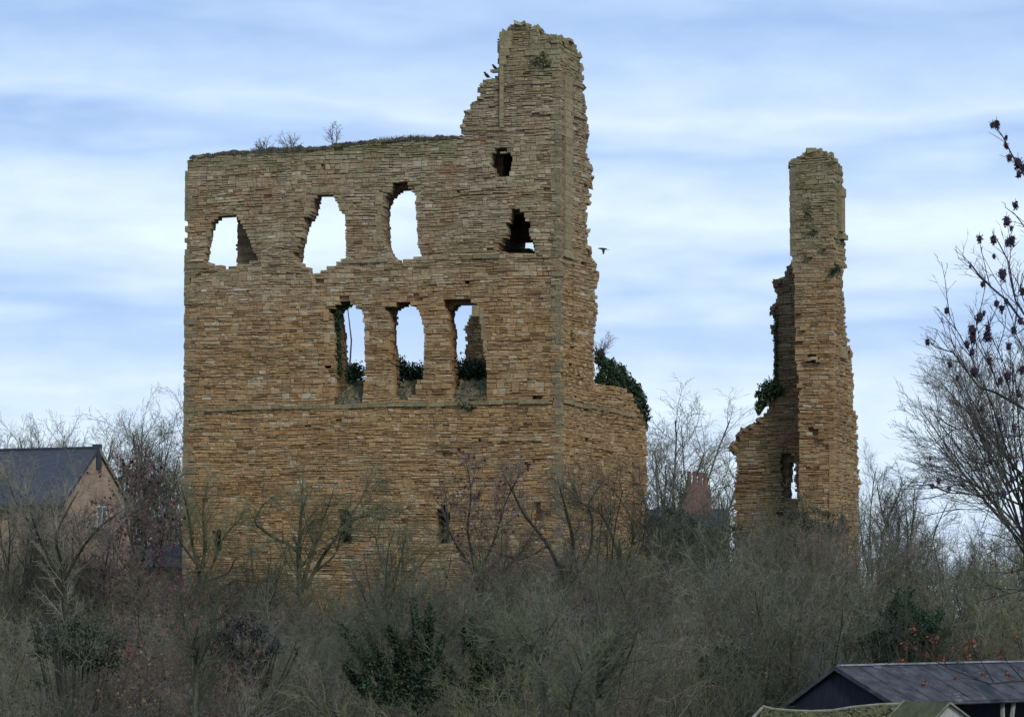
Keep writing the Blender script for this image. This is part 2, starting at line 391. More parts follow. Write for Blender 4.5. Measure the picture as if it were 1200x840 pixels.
TH = R(20)
uF = Vector((-math.cos(TH), math.sin(TH), 0)); nF = Vector((-math.sin(TH), -math.cos(TH), 0))
uS = Vector((math.sin(TH), math.cos(TH), 0)); nS = Vector((math.cos(TH), -math.sin(TH), 0))
C = at(656, 470, 196.0)
def sz(px, py, d=0.0, P0=C, u=uF, n=nF):
    p = onplane(px, py, P0-n*d, n); return ((p-P0).dot(u), p.z)
def polyF(pts, d=0.0): return [sz(x, y, d) for x, y in pts]
def polyS(pts, d=0.0): return [sz(x, y, d, C, uS, nS) for x, y in pts]

keep = empty('ruined_keep', 'broad ruined castle keep of ochre rubble stone with rows of empty window openings', 'castle ruin', Vector((C.x, C.y, 1.2)))
ZL = sz(656, 470)[1]; ZU = sz(656, 297)[1]
# ---- curtain wall: openings (what the face shows) and what the inner skin leaves open
wA = [(239, 306), (241, 290), (244, 272), (247, 264), (251, 258), (257, 253), (263, 251), (270, 251), (276, 254), (282, 262), (289, 275), (296, 290), (302, 305), (287, 310), (275, 314), (260, 314), (247, 310)]
wB = [(372, 229), (389, 227), (394, 235), (399, 247), (404, 252), (405, 270), (405, 290), (404, 302), (395, 306), (391, 312), (379, 315), (370, 322), (362, 319), (360, 311), (349, 310), (347, 302), (339, 300), (346, 296), (350, 285), (355, 277), (357, 257), (365, 252), (366, 242), (370, 232)]
wC = [(460, 215), (477, 214), (480, 222), (486, 226), (487, 247), (489, 270), (490, 290), (494, 301), (477, 305), (467, 307), (460, 302), (455, 292), (450, 285), (448, 270), (449, 242), (452, 230), (459, 222)]
wD = [(383, 365), (392, 360), (398, 352), (406, 351), (414, 357), (424, 361), (425, 370), (427, 385), (427, 402), (426, 412), (428, 425), (427, 450), (424, 475), (392, 475), (393, 450), (392, 420), (391, 390), (388, 366)]
wE = [(450, 361), (457, 357), (480, 355), (487, 359), (492, 370), (496, 382), (496, 400), (496, 427), (495, 442), (487, 450), (488, 460), (474, 471), (463, 467), (461, 450), (460, 442), (458, 417), (457, 395), (456, 370)]
wF = [(519, 357), (521, 352), (550, 350), (553, 357), (561, 359), (563, 370), (566, 397), (569, 425), (570, 450), (570, 471), (531, 471), (529, 450), (527, 420), (526, 395), (524, 367)]
wG = [(576, 179), (581, 176), (598, 176), (599, 182), (600, 190), (598, 200), (595, 208), (588, 210), (581, 208), (578, 200), (575, 196)]
wH = [(599, 247), (613, 248), (615, 261), (621, 262), (620, 277), (624, 281), (627, 296), (617, 298), (582, 297), (588, 281), (594, 276), (592, 265), (596, 259)]
slits = [[(396, 598), (405, 596), (412, 604), (412, 636), (396, 636)], [(511, 594), (521, 592), (527, 600), (527, 635), (511, 636)], [(626, 589), (633, 589), (635, 600), (637, 611), (626, 611)],
         [(249, 622), (259, 620), (260, 646), (249, 647)], [(247, 380), (246, 380), (246, 381)]]
nicks = [[(623, 465), (634, 463), (636, 467), (624, 471)], [(648, 466), (653, 466), (653, 471), (648, 471)], [(545, 330), (549, 330), (549, 333), (545, 333)], [(381, 429), (388, 428), (388, 433), (381, 433)]]
oF = [(656, 775), (656, 42), (650, 47), (644, 45), (632, 41), (626, 35), (620, 32), (612, 30), (605, 28), (600, 31), (592, 35), (588, 40), (583, 44), (584, 90), (570, 93), (562, 100), (562, 119), (555, 120),
      (552, 127), (547, 130), (544, 137), (546, 144), (539, 146), (541, 153), (543, 161), (500, 162), (470, 164), (430, 167), (398, 170), (385, 173), (340, 177), (290, 179), (262, 180), (235, 183), (220, 186),
      (219, 306), (216, 310), (216, 488), (214, 494), (214, 775)]
T1, T2 = .75, 1.45
def shift(P, dx): return [(x+dx, y) for x, y in P]
masonry('curtain_wall', M['stone'], keep, C, uF, nF, polyF(oF), [polyF(h) for h in (wA, wB, wC, wD, wE, wF, wG, wH)+tuple(slits[:4])+tuple(nicks)], 0, T1, 11)
inA = [(224, 322), (224, 240), (274, 240), (279, 268), (277, 290), (278, 313)]
inB = [(360, 330), (347, 311), (352, 285), (358, 262), (366, 252), (372, 226), (440, 226), (440, 330)]
inC = [(458, 310), (453, 292), (451, 250), (453, 240), (457, 231), (463, 225), (470, 221), (520, 219), (520, 310)]
inD = [(404, 465), (402, 430), (400, 390), (396, 368), (404, 356), (438, 352), (438, 465)]
inE = [(463, 465), (462, 420), (458, 392), (461, 372), (459, 366), (470, 358), (508, 354), (508, 465)]
inF = [(532, 465), (530, 420), (530, 395), (527, 367), (534, 358), (600, 350), (600, 465)]
inG = [(566, 178), (605, 178), (605, 208), (566, 208)]
inH = [(580, 250), (622, 250), (630, 297), (574, 297)]
oI = [(656, 775), (656, 50), (600, 45), (587, 60), (586, 165), (540, 166), (470, 169), (340, 182), (224, 190), (220, 310), (219, 775)]
masonry('inner_skin', M['rubble'], keep, C, uF, nF, polyF(oI, T1), [polyF(h, T1) for h in (inA, inB, inC, inD, inE, inF, inG, inH)]+[[(a-.3, b_) for a, b_ in polyF(s_, T1)] for s_ in slits[:4]], T1, T2, 12, face=False, hrange=(.09, .15), jit=.05)
# ---- the return wall that runs back from the corner
oS = [(656, 775), (656, 43), (662, 49), (670, 47), (674, 52), (680, 70), (684, 95), (687, 138), (688, 160), (687, 180), (692, 192), (694, 208), (691, 222), (688, 240), (687, 262), (688, 290), (694, 302), (701, 318), (699, 340),
      (697, 380), (696, 440), (697, 452), (712, 452), (729, 455), (738, 461), (745, 475), (754, 491), (757, 502), (758, 560), (758, 775)]
nickS = [[(669, 389), (672, 389), (673, 415), (669, 415)]]
masonry('return_wall', M['stone'], keep, C, uS, nS, polyS(oS), [polyS(h) for h in nickS], 0, 1.4, 21, jit=.22, lrange=(.25, .6), fix0=True)
# ---- turret inside the corner: closes the dark openings
Ct = C - nF*4.1
def polyT(pts): return [sz(x, y, 0, Ct) for x, y in pts]
masonry('turret_wall', M['rubble'], keep, Ct, uF, nF, [(.3, ZL), (.3, ZU+8.6), (2.6, ZU+8.3), (3.4, ZU+5.5), (4.2, ZU+4.6), (4.2, ZL)],
        [polyT([(610, 291), (611, 284), (616, 281), (624, 281), (626, 294), (620, 297), (618, 291)]), polyT([(617, 267), (621, 267), (621, 274), (619, 274)])], 0, .7, 22, face=False, hrange=(.14, .22), jit=.05)
uB = -nF
masonry('turret_wall', M['rubble'], keep, C+uF*3.55, uB, -uF, [(1.45, ZL), (1.45, ZU+6.6), (4.1, ZU+4.8), (4.1, ZL)], [], 0, .7, 23, face=False)
# floors over the vaults
mb = MB()
cen = C + uF*9.6 - nF*6.3; mb.box((cen.x, cen.y, ZL-.9), 9.2, 5.0, .25, uF, nF)
reparent(mb.build('vault_floor', M['rubble']), keep)
for zf_ in (ZU+5.6, ZU-.5):
    mb = MB(); cen = C + uF*2.4 - nF*2.8; mb.box((cen.x, cen.y, zf_), 1.2, 1.3, .2, uF, nF); reparent(mb.build('turret_floor', M['rubble']), keep)
# ---- rear wall, broken low, and the far left wall
Cb = C - nF*11.5
def polyB(pts): return [sz(x, y, 0, Cb) for x, y in pts]
masonry('rear_wall', M['stone_tower'], keep, Cb, uF, nF, polyB([(236, 775), (236, 470), (330, 462), (380, 452), (520, 450), (541, 436), (542, 415), (546, 400), (545, 385), (549, 372), (556, 368), (562, 352), (590, 346), (640, 350), (672, 372), (684, 430), (690, 470), (740, 500), (740, 775)]), [], 0, 1.2, 24, jit=.2)
Cl = C + uF*(sz(216, 500)[0]-.15)
masonry('far_wall', M['stone'], keep, Cl, uS, -nS, [(1.4, -1), (1.4, ZL+.5), (5, ZL-1.5), (9, ZL-4), (11.4, ZL-4.5), (11.4, -1)], [], 0, 1.3, 25)
# ---- string courses of long projecting slabs
def string_course(name, P0, u, n, s0, s1, z, seed, hh=.14, out=.12, gaps=(), broken=.12, mt='dressed'):
    rng = random.Random(seed); mb = MB(); s = s0
    def flush(m_):
        if m_.v: reparent(m_.build(name, M[mt]), keep)
        return MB()
    while s < s1-.1:
        l = min(rng.uniform(.5, 1.3), s1-s)
        c = s+l/2
        if not any(a < c < b_ for a, b_ in gaps) and rng.random() > broken:
            o_ = out+rng.uniform(-.05, .03); h_ = hh*rng.uniform(.75, 1.1); q = P0+u*c-n*(.15-o_/2); w_ = .03*math.sin(c*.9+seed)
            mb.box((q.x, q.y, z+w_+rng.uniform(-.025, .025)), l/2-.006, .15+o_/2, h_, (u+Vector((0, 0, rng.uniform(-.012, .012)))).normalized(), n, r=rng.random())
        else: mb = flush(mb)
        s += l
    flush(mb)
sL = sz(215, 490)[0]
def spx(px, z_): return sz(px, 765-z_*23.4)[0]
string_course('string_course', C, uF, nF, .55, sL, ZL, 31, .115, .10, [(spx(575, ZL), spx(530, ZL)*1.0)] and [], .06)
string_course('string_course', C, uF, nF, .55, sz(217, 306)[0], ZU, 32, .10, .10, [(sz(408, 304)[0], sz(336, 304)[0]), (sz(496, 302)[0], sz(452, 302)[0]), (sz(304, 306)[0], sz(240, 306)[0]), (sz(628, 298)[0], sz(580, 298)[0])], .18)
string_course('string_course', C, uS, nS, .5, polyS([(752, 490)])[0][0], ZL, 33, .11, .09, [], .12)
string_course('string_course', C, uS, nS, .5, polyS([(690, 296)])[0][0], ZU, 34, .10, .10, [], .15)
string_course('string_course', C, uF, nF, sz(590, 152)[0], sz(543, 152)[0], sz(565, 152)[1], 35, .07, .08, [], .1)
string_course('string_course', C, uS, nS, polyS([(667, 135)])[0][0], polyS([(687, 139)])[0][0], polyS([(676, 137)])[0][1], 36, .07, .10, [], .0)
# ---- corner stones
def quoins(name, P0, ua, ub, na, nb, z0, z1, seed, mt='quoin', la=(.2, .42), lb=(.22, .5), proud=.04, hh=(.18, .36), skip=.12):
    rng = random.Random(seed); mb = MB(); z = z0; k = 0
    while z < z1:
        h = rng.uniform(*hh)
        if rng.random() > skip:
            a = la[k % 2]*rng.uniform(.85, 1.2); b_ = lb[(k+1) % 2]*rng.uniform(.85, 1.2); p = proud+rng.uniform(-.02, .015)
            o_ = P0+na*p+nb*p
            p0 = Vector((o_.x, o_.y, z+.008)); A = ua*(a+p); B = ub*(b_+p); Z = Vector((0, 0, h-.016))
            mb.hexa([p0, p0+A, p0+A+B, p0+B, p0+Z, p0+A+Z, p0+A+B+Z, p0+B+Z], rng.random())
        z += h; k += 1
    reparent(mb.build(name, M[mt]), keep if P0 is not TW else tower)
TW = None
quoins('corner_quoins', C, uF, uS, nF, nS, -1.0, sz(654, 90)[1], 41)
PL = C + uF*sz(216, 500)[0]
quoins('corner_quoins', PL - uF*.0, -uF, uS, nF, uF, -1.0, sz(219, 200)[1], 42, la=(.25, .6), skip=.2)
# pale dressed strip beside the corner, on the return wall, and the old jamb on the face
mb = MB(); rng = random.Random(5); z = sz(656, 300)[1]; zt = sz(656, 92)[1]
while z < zt:
    h = rng.uniform(.28, .5); w = rng.uniform(1.05, 1.25) if rng.random() < .8 else 1.0
    q = C+uS*(.62+w/2)+nS*(-.1+.05); mb.box((q.x, q.y, z+h/2), w/2, .16, h/2-.008, uS, nS, r=rng.uniform(.4, 1)); z += h
reparent(mb.build('pilaster', M['dressed']), keep)
mb = MB(); z = sz(590, 150)[1]; zt = sz(588, 48)[1]; sj = sz(589, 100)[0]; k = 0
while z < zt:
    h = rng.uniform(.35, .6); big = z > sz(588, 85)[1]; w = (rng.uniform(.3, .75) if big else .2)
    q = C+uF*(sj+.12-w/2)+nF*(-.1+.08); mb.box((q.x, q.y, z+h/2), w/2, .16, h/2-.008, uF, nF, r=rng.uniform(.5, 1)); z += h
reparent(mb.build('dressed_jamb', M['dressed']), keep)
# surrounds of the windows: worn dressed blocks
def blocks(name, rects, seed, mt='dressed', proud=.045):
    rng = random.Random(seed); mb = MB()
    for (x0, y0, x1, y1) in rects:
        if name == 'patch_stone' and mb.v: reparent(mb.build(name, M[mt]), keep); mb = MB()
        a, za = sz(x0, y1); b_, zb = sz(x1, y0)
        q = C+uF*((a+b_)/2)+nF*(proud-.15); mb.box((q.x, q.y, (za+zb)/2), abs(a-b_)/2-.01, .15+rng.uniform(-.01, .01), (zb-za)/2-.008, uF, nF, r=rng.uniform(.35, 1))
    reparent(mb.build(name, M[mt]), keep)
blocks('window_surround', [(364, 219, 384, 227), (384, 221, 397, 226), (358, 234, 365, 243), (356, 243, 364, 252), (396, 229, 401, 238), (400, 239, 405, 247)], 1)
blocks('window_surround', [(440, 226, 449, 240), (442, 240, 448, 252), (440, 252, 447, 262), (441, 262, 448, 274), (437, 272, 447, 284), (452, 221, 458, 226), (486, 218, 494, 224), (488, 225, 493, 238)], 2)
blocks('window_surround', [(553, 358, 562, 371), (562, 360, 567, 380), (564, 380, 569, 398), (566, 398, 571, 412)], 3, 'dressed')
blocks('window_surround', [(257, 246, 274, 251), (242, 268, 246, 278)], 4)
blocks('window_lintel', [(585, 177, 598, 180)], 5, proud=-.10)
blocks('window_surround', [(383, 353, 391, 359), (379, 366, 386, 376), (380, 390, 387, 402), (428, 388, 433, 400)], 6, 'stone')
# odd pale blocks set in the rubble
blocks('patch_stone', [(470, 515, 485, 521), (616, 360, 622, 366), (600, 453, 608, 460), (618, 452, 632, 458), (640, 455, 647, 462), (262, 520, 276, 526), (340, 540, 347, 545), (472, 535, 482, 540), (606, 364, 610, 368), (655, 432, 662, 436)], 7, 'stone', .03)
# sloping sills
for (x0, x1, yb, yt) in ((391, 426, 476, 447), (460, 489, 470, 447), (530, 571, 472, 445)):
    mb = MB(); a, z0 = sz(x0-1, yb); b_, _ = sz(x1+1, yb); _, z1 = sz((x0+x1)/2, yt, T2-.05)
    rng = random.Random(int(x0)); K = 9; J = 7; i0 = len(mb.v)
    for j in range(J+1):
        for k in range(K+1):
            u_ = k/K; w = j/J
            p = C+uF*(a+(b_-a)*u_)-nF*(.02+w*(T2-.1)); zq = z0+(z1-z0)*w**.9+(rng.uniform(-.09, .09) if 0 < j else 0)
            mb.addv([Vector((p.x, p.y, zq))], rng.random())
    for j in range(J):
        for k in range(K):
            q = i0+j*(K+1)+k; mb.f.append((q, q+1, q+K+2, q+K+1))
    for _ in range(46):
        u_ = rng.random(); w = rng.random(); p = C+uF*(a+(b_-a)*u_)-nF*(.02+w*(T2-.1)); zq = z0+(z1-z0)*w**.9
        r1 = rng.uniform(.05, .14); mb.box((p.x, p.y, zq), r1*1.4, r1, r1*.6, Vector((1, rng.uniform(-.5, .5), rng.uniform(-.4, .4))).normalized(), Vector((rng.uniform(-.5, .5), 1, rng.uniform(-.3, .3))).normalized(), Vector((rng.uniform(-.3, .3), rng.uniform(-.3, .3), 1)).normalized(), r=rng.random())
    for _ in range(420):
        u_ = rng.random(); w = rng.random(); p = C+uF*(a+(b_-a)*u_)-nF*(.02+w*(T2-.1)); mb.leaf(Vector((p.x, p.y, z0+(z1-z0)*w**.9+rng.uniform(.0, .14))), rng.uniform(.05, .11), rng)
    reparent(mb.build('sloping_sill', M['sill_earth']), keep)

# ------------------------------------------------------------------ second ruin, on the right
D2 = 203.0
Q = at(978, 470, D2)                       # its near corner
tower = empty('ruined_tower', 'tall slender fragment of ruined stone tower standing apart right of the keep', 'castle ruin', Vector((Q.x, Q.y, 1.2)))
def s2(px, py, d=0.0, u=uF, n=nF): return sz(px, py, d, Q, u, n)
oP = [(978, 775), (978, 340), (978, 194), (975, 189), (971, 183), (964, 179), (956, 176), (950, 177), (943, 179), (936, 183), (930, 187), (925, 192), (926, 243), (928, 280), (928, 308), (931, 330), (932, 420), (935, 440), (936, 470), (936, 775)]
masonry('pier', M['stone_tower'], tower, Q, uF, nF, [s2(*p) for p in oP], [[s2(*p) for p in P] for P in ([(946, 418), (956, 416), (961, 424), (948, 427)], [(948, 498), (962, 505), (955, 510), (946, 505)])], 0, 1.9, 51, jit=.05, lrange=(.2, .6))
oR = [(978, 775), (978, 193), (981, 199), (982, 220), (988, 221), (988, 270), (990, 277), (991, 312), (984, 318), (984, 342), (990, 350), (991, 380), (993, 407), (999, 415), (1000, 483), (1004, 489), (1006, 567), (1007, 640), (1010, 775)]
masonry('return_wall', M['stone_tower'], tower, Q, uS, nS, [s2(x, y, 0, uS, nS) for x, y in oR], [], 0, 1.6, 52, jit=.2, lrange=(.25, .6), fix0=True)
oW = [(940, 775), (940, 300), (930, 304), (923, 317), (912, 329), (908, 331), (913, 346), (904, 363), (908, 372), (906, 384), (909, 399), (908, 446), (898, 484), (887, 494), (876, 502), (864, 508), (866, 518), (856, 525), (862, 533), (861, 582), (858, 775)]
wW = [(914, 540), (917, 534), (923, 531), (929, 534), (931, 540), (932, 583), (917, 583)]
DW = 2.1
masonry('wing_wall', M['stone_wing_shaded'], tower, Q, uF, nF, [s2(x, y, DW) for x, y in oW], [[s2(x, y, DW) for x, y in wW]], DW, DW+.5, 53, jit=.10, lrange=(.25, .65))
inW = [(923, 583), (924, 550), (926, 543), (934, 541), (944, 541), (944, 583)]
masonry('inner_skin', M['stone_wing_shaded'], tower, Q, uF, nF, [s2(x, y, DW+.5) for x, y in [(950, 775), (950, 320), (932, 312), (914, 336), (912, 450), (890, 505), (866, 535), (866, 775)]], [[s2(x, y, DW+.5) for x, y in inW]], DW+.5, DW+1.3, 54, face=False, hrange=(.15, .25), jit=.05)
# corner stones on both edges of the pier
def quoins2(name, P0, ua, ub, na, nb, z0, z1, seed, **kw):
    global keep
    k_ = keep; keep = tower
    quoins(name, P0, ua, ub, na, nb, z0, z1, seed, **kw); keep = k_
PLt = Q + uF*s2(926, 200)[0]
quoins2('corner_quoins', PLt, -uF, uS, nF, uF, s2(926, 300)[1], s2(926, 198)[1], 61, la=(.3, .6))
mb = MB()
for (px, y0, y1, w, o_) in ((984.5, 221, 231, .85, .2), (984.5, 231, 272, .75, .16), (986, 275, 281, .95, .22), (987, 408, 420, 1.2, .12)):
    a, za = s2(px, y1, 0, uS, nS); _, zb = s2(px, y0, 0, uS, nS)
    q = Q+uS*a+nS*(o_-.2); mb.box((q.x, q.y, (za+zb)/2), w/2, .22, (zb-za)/2, uS, nS, r=.6); reparent(mb.build('broken_buttress', M['dressed']), tower); mb = MB()
mb = MB(); rng = random.Random(9)                    # stub of a broken vault rib and corbel stones on the pier face
for (px, py, w) in ((948, 421, .35), (955, 420, .3), (960, 423, .22), (936, 365, .3), (942, 385, .28), (950, 300, .3), (938, 452, .25), (963, 512, .3), (966, 290, .25)):
    a, za = s2(px, py); q = Q+uF*a+nF*.05; mb.box((q.x, q.y, za), w/2, .2, rng.uniform(.07, .13), uF, nF, r=rng.random()); reparent(mb.build('corbel_stub', M['stone_tower']), tower); mb = MB()

def crest(root, P0, u, n, pts, depth, seed, count, mt):
    rng = random.Random(seed); mb = MB()
    for _ in range(count):
        k = rng.random()*(len(pts)-1); i = int(k); f_ = k-i
        s_ = pts[i][0]*(1-f_)+pts[i+1][0]*f_; z_ = pts[i][1]*(1-f_)+pts[i+1][1]*f_
        p = P0+u*(s_-.06)-n*rng.uniform(.0, depth); r1 = rng.uniform(.07, .20)
        a = (u+Vector((rng.gauss(0, .3), rng.gauss(0, .3), rng.gauss(0, .35)))).normalized(); b_ = a.cross(Vector((rng.gauss(0, .3), rng.gauss(0, .3), 1))).normalized(); c_ = a.cross(b_)
        v8 = []
        for q in ((-1, -1, -1), (1, -1, -1), (1, 1, -1), (-1, 1, -1), (-1, -1, 1), (1, -1, 1), (1, 1, 1), (-1, 1, 1)):
            v8.append(Vector((p.x, p.y, z_+rng.uniform(-.10, .06)))*1.0+a*(q[0]*r1*rng.uniform(.8, 1.5))+b_*(q[1]*r1*rng.uniform(.6, 1.1))+c_*(q[2]*r1*rng.uniform(.35, .8)))
        mb.hexa(v8, rng.uniform(.15, .8))
    reparent(mb.build('rubble_crest', mt), root)
crest(keep, C, uF, nF, polyF([(650, 47), (644, 45), (632, 41), (626, 35), (620, 32), (612, 30), (605, 28), (600, 31), (592, 35), (588, 40), (584, 44)]), .9, 1, 70, M['stone'])
crest(keep, C, uF, nF, polyF([(582, 93), (570, 94), (563, 101), (562, 119), (555, 121), (552, 128), (547, 131), (544, 139), (541, 146), (541, 154)]), .7, 2, 45, M['stone'])
crest(keep, C, uS, nS, polyS([(656, 44), (662, 49), (670, 48), (674, 53), (680, 70)]), .8, 3, 50, M['stone'])
crest(keep, C, uS, nS, polyS([(680, 70), (684, 95), (687, 138), (688, 160), (687, 180), (692, 192), (694, 208), (691, 222), (688, 240), (687, 262), (688, 290), (694, 302), (701, 318), (699, 340), (697, 380), (696, 440)]), 1.0, 4, 260, M['stone'])
crest(tower, Q, uF, nF, [s2(*p) for p in ((978, 194), (971, 184), (964, 180), (956, 177), (950, 178), (943, 180), (936, 184), (930, 188), (925, 193))], 1.2, 5, 60, M['stone_tower'])
crest(tower, Q-nF*DW, uF, nF, [s2(x, y, DW) for x, y in oW[2:19]], .6, 6, 150, M['stone_wing_shaded'])
crest(tower, Q, uS, nS, [s2(x, y, 0, uS, nS) for x, y in oR[1:17]], .8, 7, 200, M['stone_tower'])

# ------------------------------------------------------------------ ivy and growth on the ruins
def leaf_cloud(mb, blobs, count, size, rng):
    vols = [r_[0]*r_[1]*r_[2] for _, r_ in blobs]; tot = sum(vols)
    for (c, r_), vv in zip(blobs, vols):
        for _ in range(max(8, int(count*vv/tot))):
            d = Vector((rng.gauss(0, 1), rng.gauss(0, 1), rng.gauss(0, 1))); d.normalize(); k = rng.random()**.5*rng.uniform(.7, 1.28)*(1+.3*math.sin(d.x*5+c[0]*3)*math.sin(d.z*6+c[2]*2))
            mb.leaf(Vector(c)+Vector((d.x*r_[0]*k, d.y*r_[1]*k, d.z*r_[2]*k)), size*rng.uniform(.6, 1.4), rng)
def ivy(label, cat, pxs, count, size, seed, twigs=0, name='ivy', leaf='ivy_leaf'):
    if leaf == 'ivy_leaf': size *= .68; count = int(count*1.7)
    """pxs: (px, py, plane depth function -> point, radius px, depth radius)"""
    rng = random.Random(seed); blobs = []
    for (p, rx, ry, rz) in pxs: blobs.append((p, (rx, ry, rz)))
    base = min((p for p, *_ in pxs), key=lambda p: p.z)
    root = empty(name, label, cat, base.copy())
    mb = MB(); leaf_cloud(mb, blobs, count, size, rng); reparent(mb.build('foliage', M[leaf]), root)
    mb = MB()
    for (p, rx, ry, rz) in pxs:
        mb.tube([base+Vector((0, .1, -.2)), (base+p)/2+Vector((rng.uniform(-.2, .2), .1, 0)), p], [.05, .04, .02], 5)
        for _ in range(twigs):
            d = Vector((rng.uniform(-.6, .8), rng.uniform(-.4, .4), rng.uniform(.5, 1.2)))*rz
            mb.tube([p, p+d*.8+Vector((rng.uniform(-.1, .1), 0, 0)), p+d*1.5], [.02, .014, .006], 3)
    reparent(mb.build('stem', M['twig_brown']), root)
    return root
def onS(px, py, d=0): return onplane(px, py, C-nS*d, nS)
pz = []
for (px, py, r_) in ((704, 422, 8), (712, 432, 10), (722, 440, 11), (732, 446, 10), (740, 455, 10), (748, 468, 10), (754, 480, 8), (757, 490, 6), (705, 440, 7), (706, 455, 6), (740, 470, 8), (716, 448, 8), (752, 470, 6), (759, 500, 3), (702, 446, 7), (712, 448, 8), (722, 450, 7), (731, 454, 6), (742, 463, 8), (749, 478, 7), (726, 436, 9), (715, 428, 8), (703, 414, 6), (734, 452, 9), (746, 460, 8)):
    p = onS(min(px, 752), py, .8); p = Vector((p.x+(px-min(px, 752))/23.4, p.y, p.z)); rr = r_/23.4; pz.append((p, rr*1.0, rr*1.6, rr))
ivy('thick dark green ivy bushing over the broken right shoulder of the keep', 'ivy', pz, 8200, .20, 71)
pz = [(at(698+q*4, 408+q*4, 199.5), .25, .3, .3) for q in range(4)]
def onF(px, py, d=0): return onplane(px, py, C-nF*d, nF)
pz = [(onF(393+dx, y, .55), .26, .4, .5) for y, dx in ((362, 4), (372, 0), (384, 2), (396, 1), (408, 3), (420, 2), (432, 3))]+[(onF(407, 357, .6), .35, .4, .2), (onF(415, 436, 1.3), .8, .4, .55), (onF(409, 440, 1.3), .75, .4, .55)]
ivy('dark ivy hanging down the left jamb of the leftmost lower window opening', 'ivy', pz, 2600, .17, 72)
pz = [(at(x, y, 206), .85, .7, .6) for x, y in ((468, 437), (478, 440), (490, 438), (500, 440), (456, 436), (463, 428))]
ivy('dark ivy mass filling the bottom of the middle lower window opening', 'ivy', pz, 2600, .2, 73)
pz = [(at(x, y, 206), .85, .7, .7) for x, y in ((528, 436), (540, 434), (552, 433), (562, 436), (572, 438), (546, 440))]
ivy('dark ivy mass filling the bottom of the rightmost lower window opening', 'ivy', pz, 2600, .2, 74)
pz = [(onF(459+dx, y, 1.2), .15, .25, .4) for y, dx in ((405, 2), (418, 2), (428, 2))]
ivy('narrow strand of ivy up the left jamb of the middle lower window', 'ivy', pz, 380, .16, 75)
def onW(px, py): return onplane(px, py, Q-nF*(DW-.1), nF)
pz = [(onW(x, y), r_/23, .5, r_/23) for x, y, r_ in ((890, 462, 6), (898, 456, 9), (906, 453, 9), (896, 468, 8), (889, 475, 5), (912, 458, 7), (889, 482, 4), (903, 462, 8))]
ivy('dark ivy bush on the ledge at the left of the slender tower fragment', 'ivy', pz, 1700, .19, 76, 1)
pz = [(onW(909, y), .13, .3, .5) for y in range(372, 446, 10)]
ivy('thin ivy trail climbing the left edge of the slender tower fragment', 'ivy', pz, 420, .16, 77)
pz = [(onplane(x, y, Q+nS*.05, nS), .22, .22, .22) for x, y in ((979, 313), (977, 318), (981, 316))]
ivy('small dark ivy tuft under the broken buttress of the tower fragment', 'ivy', pz, 260, .14, 78)
pz = [(onF(632, 71, -.06), .55, .18, .22), (onF(641, 75, -.06), .35, .18, .2), (onF(636, 64, -.05), .22, .15, .2)]
ivy('green tuft growing from the masonry near the top of the keep turret', 'plant', pz, 420, .12, 79, 0, 'wall_plant', 'grass_blade')
pz = [(onplane(948, 250, Q+nF*.04, nF), .3, .1, .7), (onplane(955, 272, Q+nF*.04, nF), .45, .1, .35)]
ivy('green moss growth on the upper face of the slender tower fragment', 'plant', pz, 260, .11, 80, 0, 'wall_plant', 'grass_blade')
pz = [(onF(551, 476, -.1), .45, .2, .14), (onF(545, 474, -.1), .3, .2, .14)]
ivy('green tuft on the string course under the rightmost lower window', 'plant', pz, 260, .12, 81, 0, 'wall_plant', 'grass_blade')
# turf along the wall top
rng = random.Random(77); mb = MB()
def topy(px):
    P = [(221, 185), (262, 179), (340, 176), (385, 172), (398, 169), (470, 163), (543, 160)]
    for (a, ya), (b_, yb) in zip(P, P[1:]):
        if px <= b_: return ya+(yb-ya)*(px-a)/(b_-a)
    return 160
prev = None
for k in range(161):
    px = 222+(541-222)*k/160; thick = .07+.04*math.sin(k*.31)+.05*math.sin(k*.83)+.06*math.sin(k*2.1)+(.10 if 40 < k < 66 else 0); thick = max(.03, thick)
    ringp = []
    for d, hh in ((-.04, -.12), (.0, thick*.5), (.25, thick), (.7, thick*.9), (1.2, thick*.6), (1.4, -.1)):
        p = onF(px, topy(px), 0)-nF*d; ringp.append(Vector((p.x, p.y, p.z+hh+rng.uniform(-.03, .03))))
    i = mb.addv(ringp, rng.uniform(0, .7))
    if prev is not None:
        for q in range(5): mb.f.append((prev+q, prev+q+1, i+q+1, i+q))
    prev = i
def blade(mb, p, h, rng, w=.012):
    d = Vector((rng.gauss(0, .35), rng.gauss(0, .35), 1))*h; s_ = Vector((w, 0, 0)); i = mb.addv([p-s_, p+s_, p+d*.55+s_*.7, p+d], rng.random()); mb.f += [(i, i+1, i+2), (i, i+2, i+3)]
for _ in range(3800):
    px = rng.uniform(223, 541); p = onF(px, topy(px)+1, 0)-nF*rng.uniform(-.03, 1.0); blade(mb, Vector((p.x, p.y, p.z)), rng.uniform(.06, .26)*(1.35 if 290 < px < 345 or 440 < px < 500 else .8), rng)
leaf_mat('dry_turf', [(0, (.030, .024, .022)), (.4, (.055, .045, .035)), (.75, (.085, .085, .045)), (1, (.14, .115, .075))], .9)
tf = mb.build('wall_turf', M['dry_turf']); tf['kind'] = 'stuff'

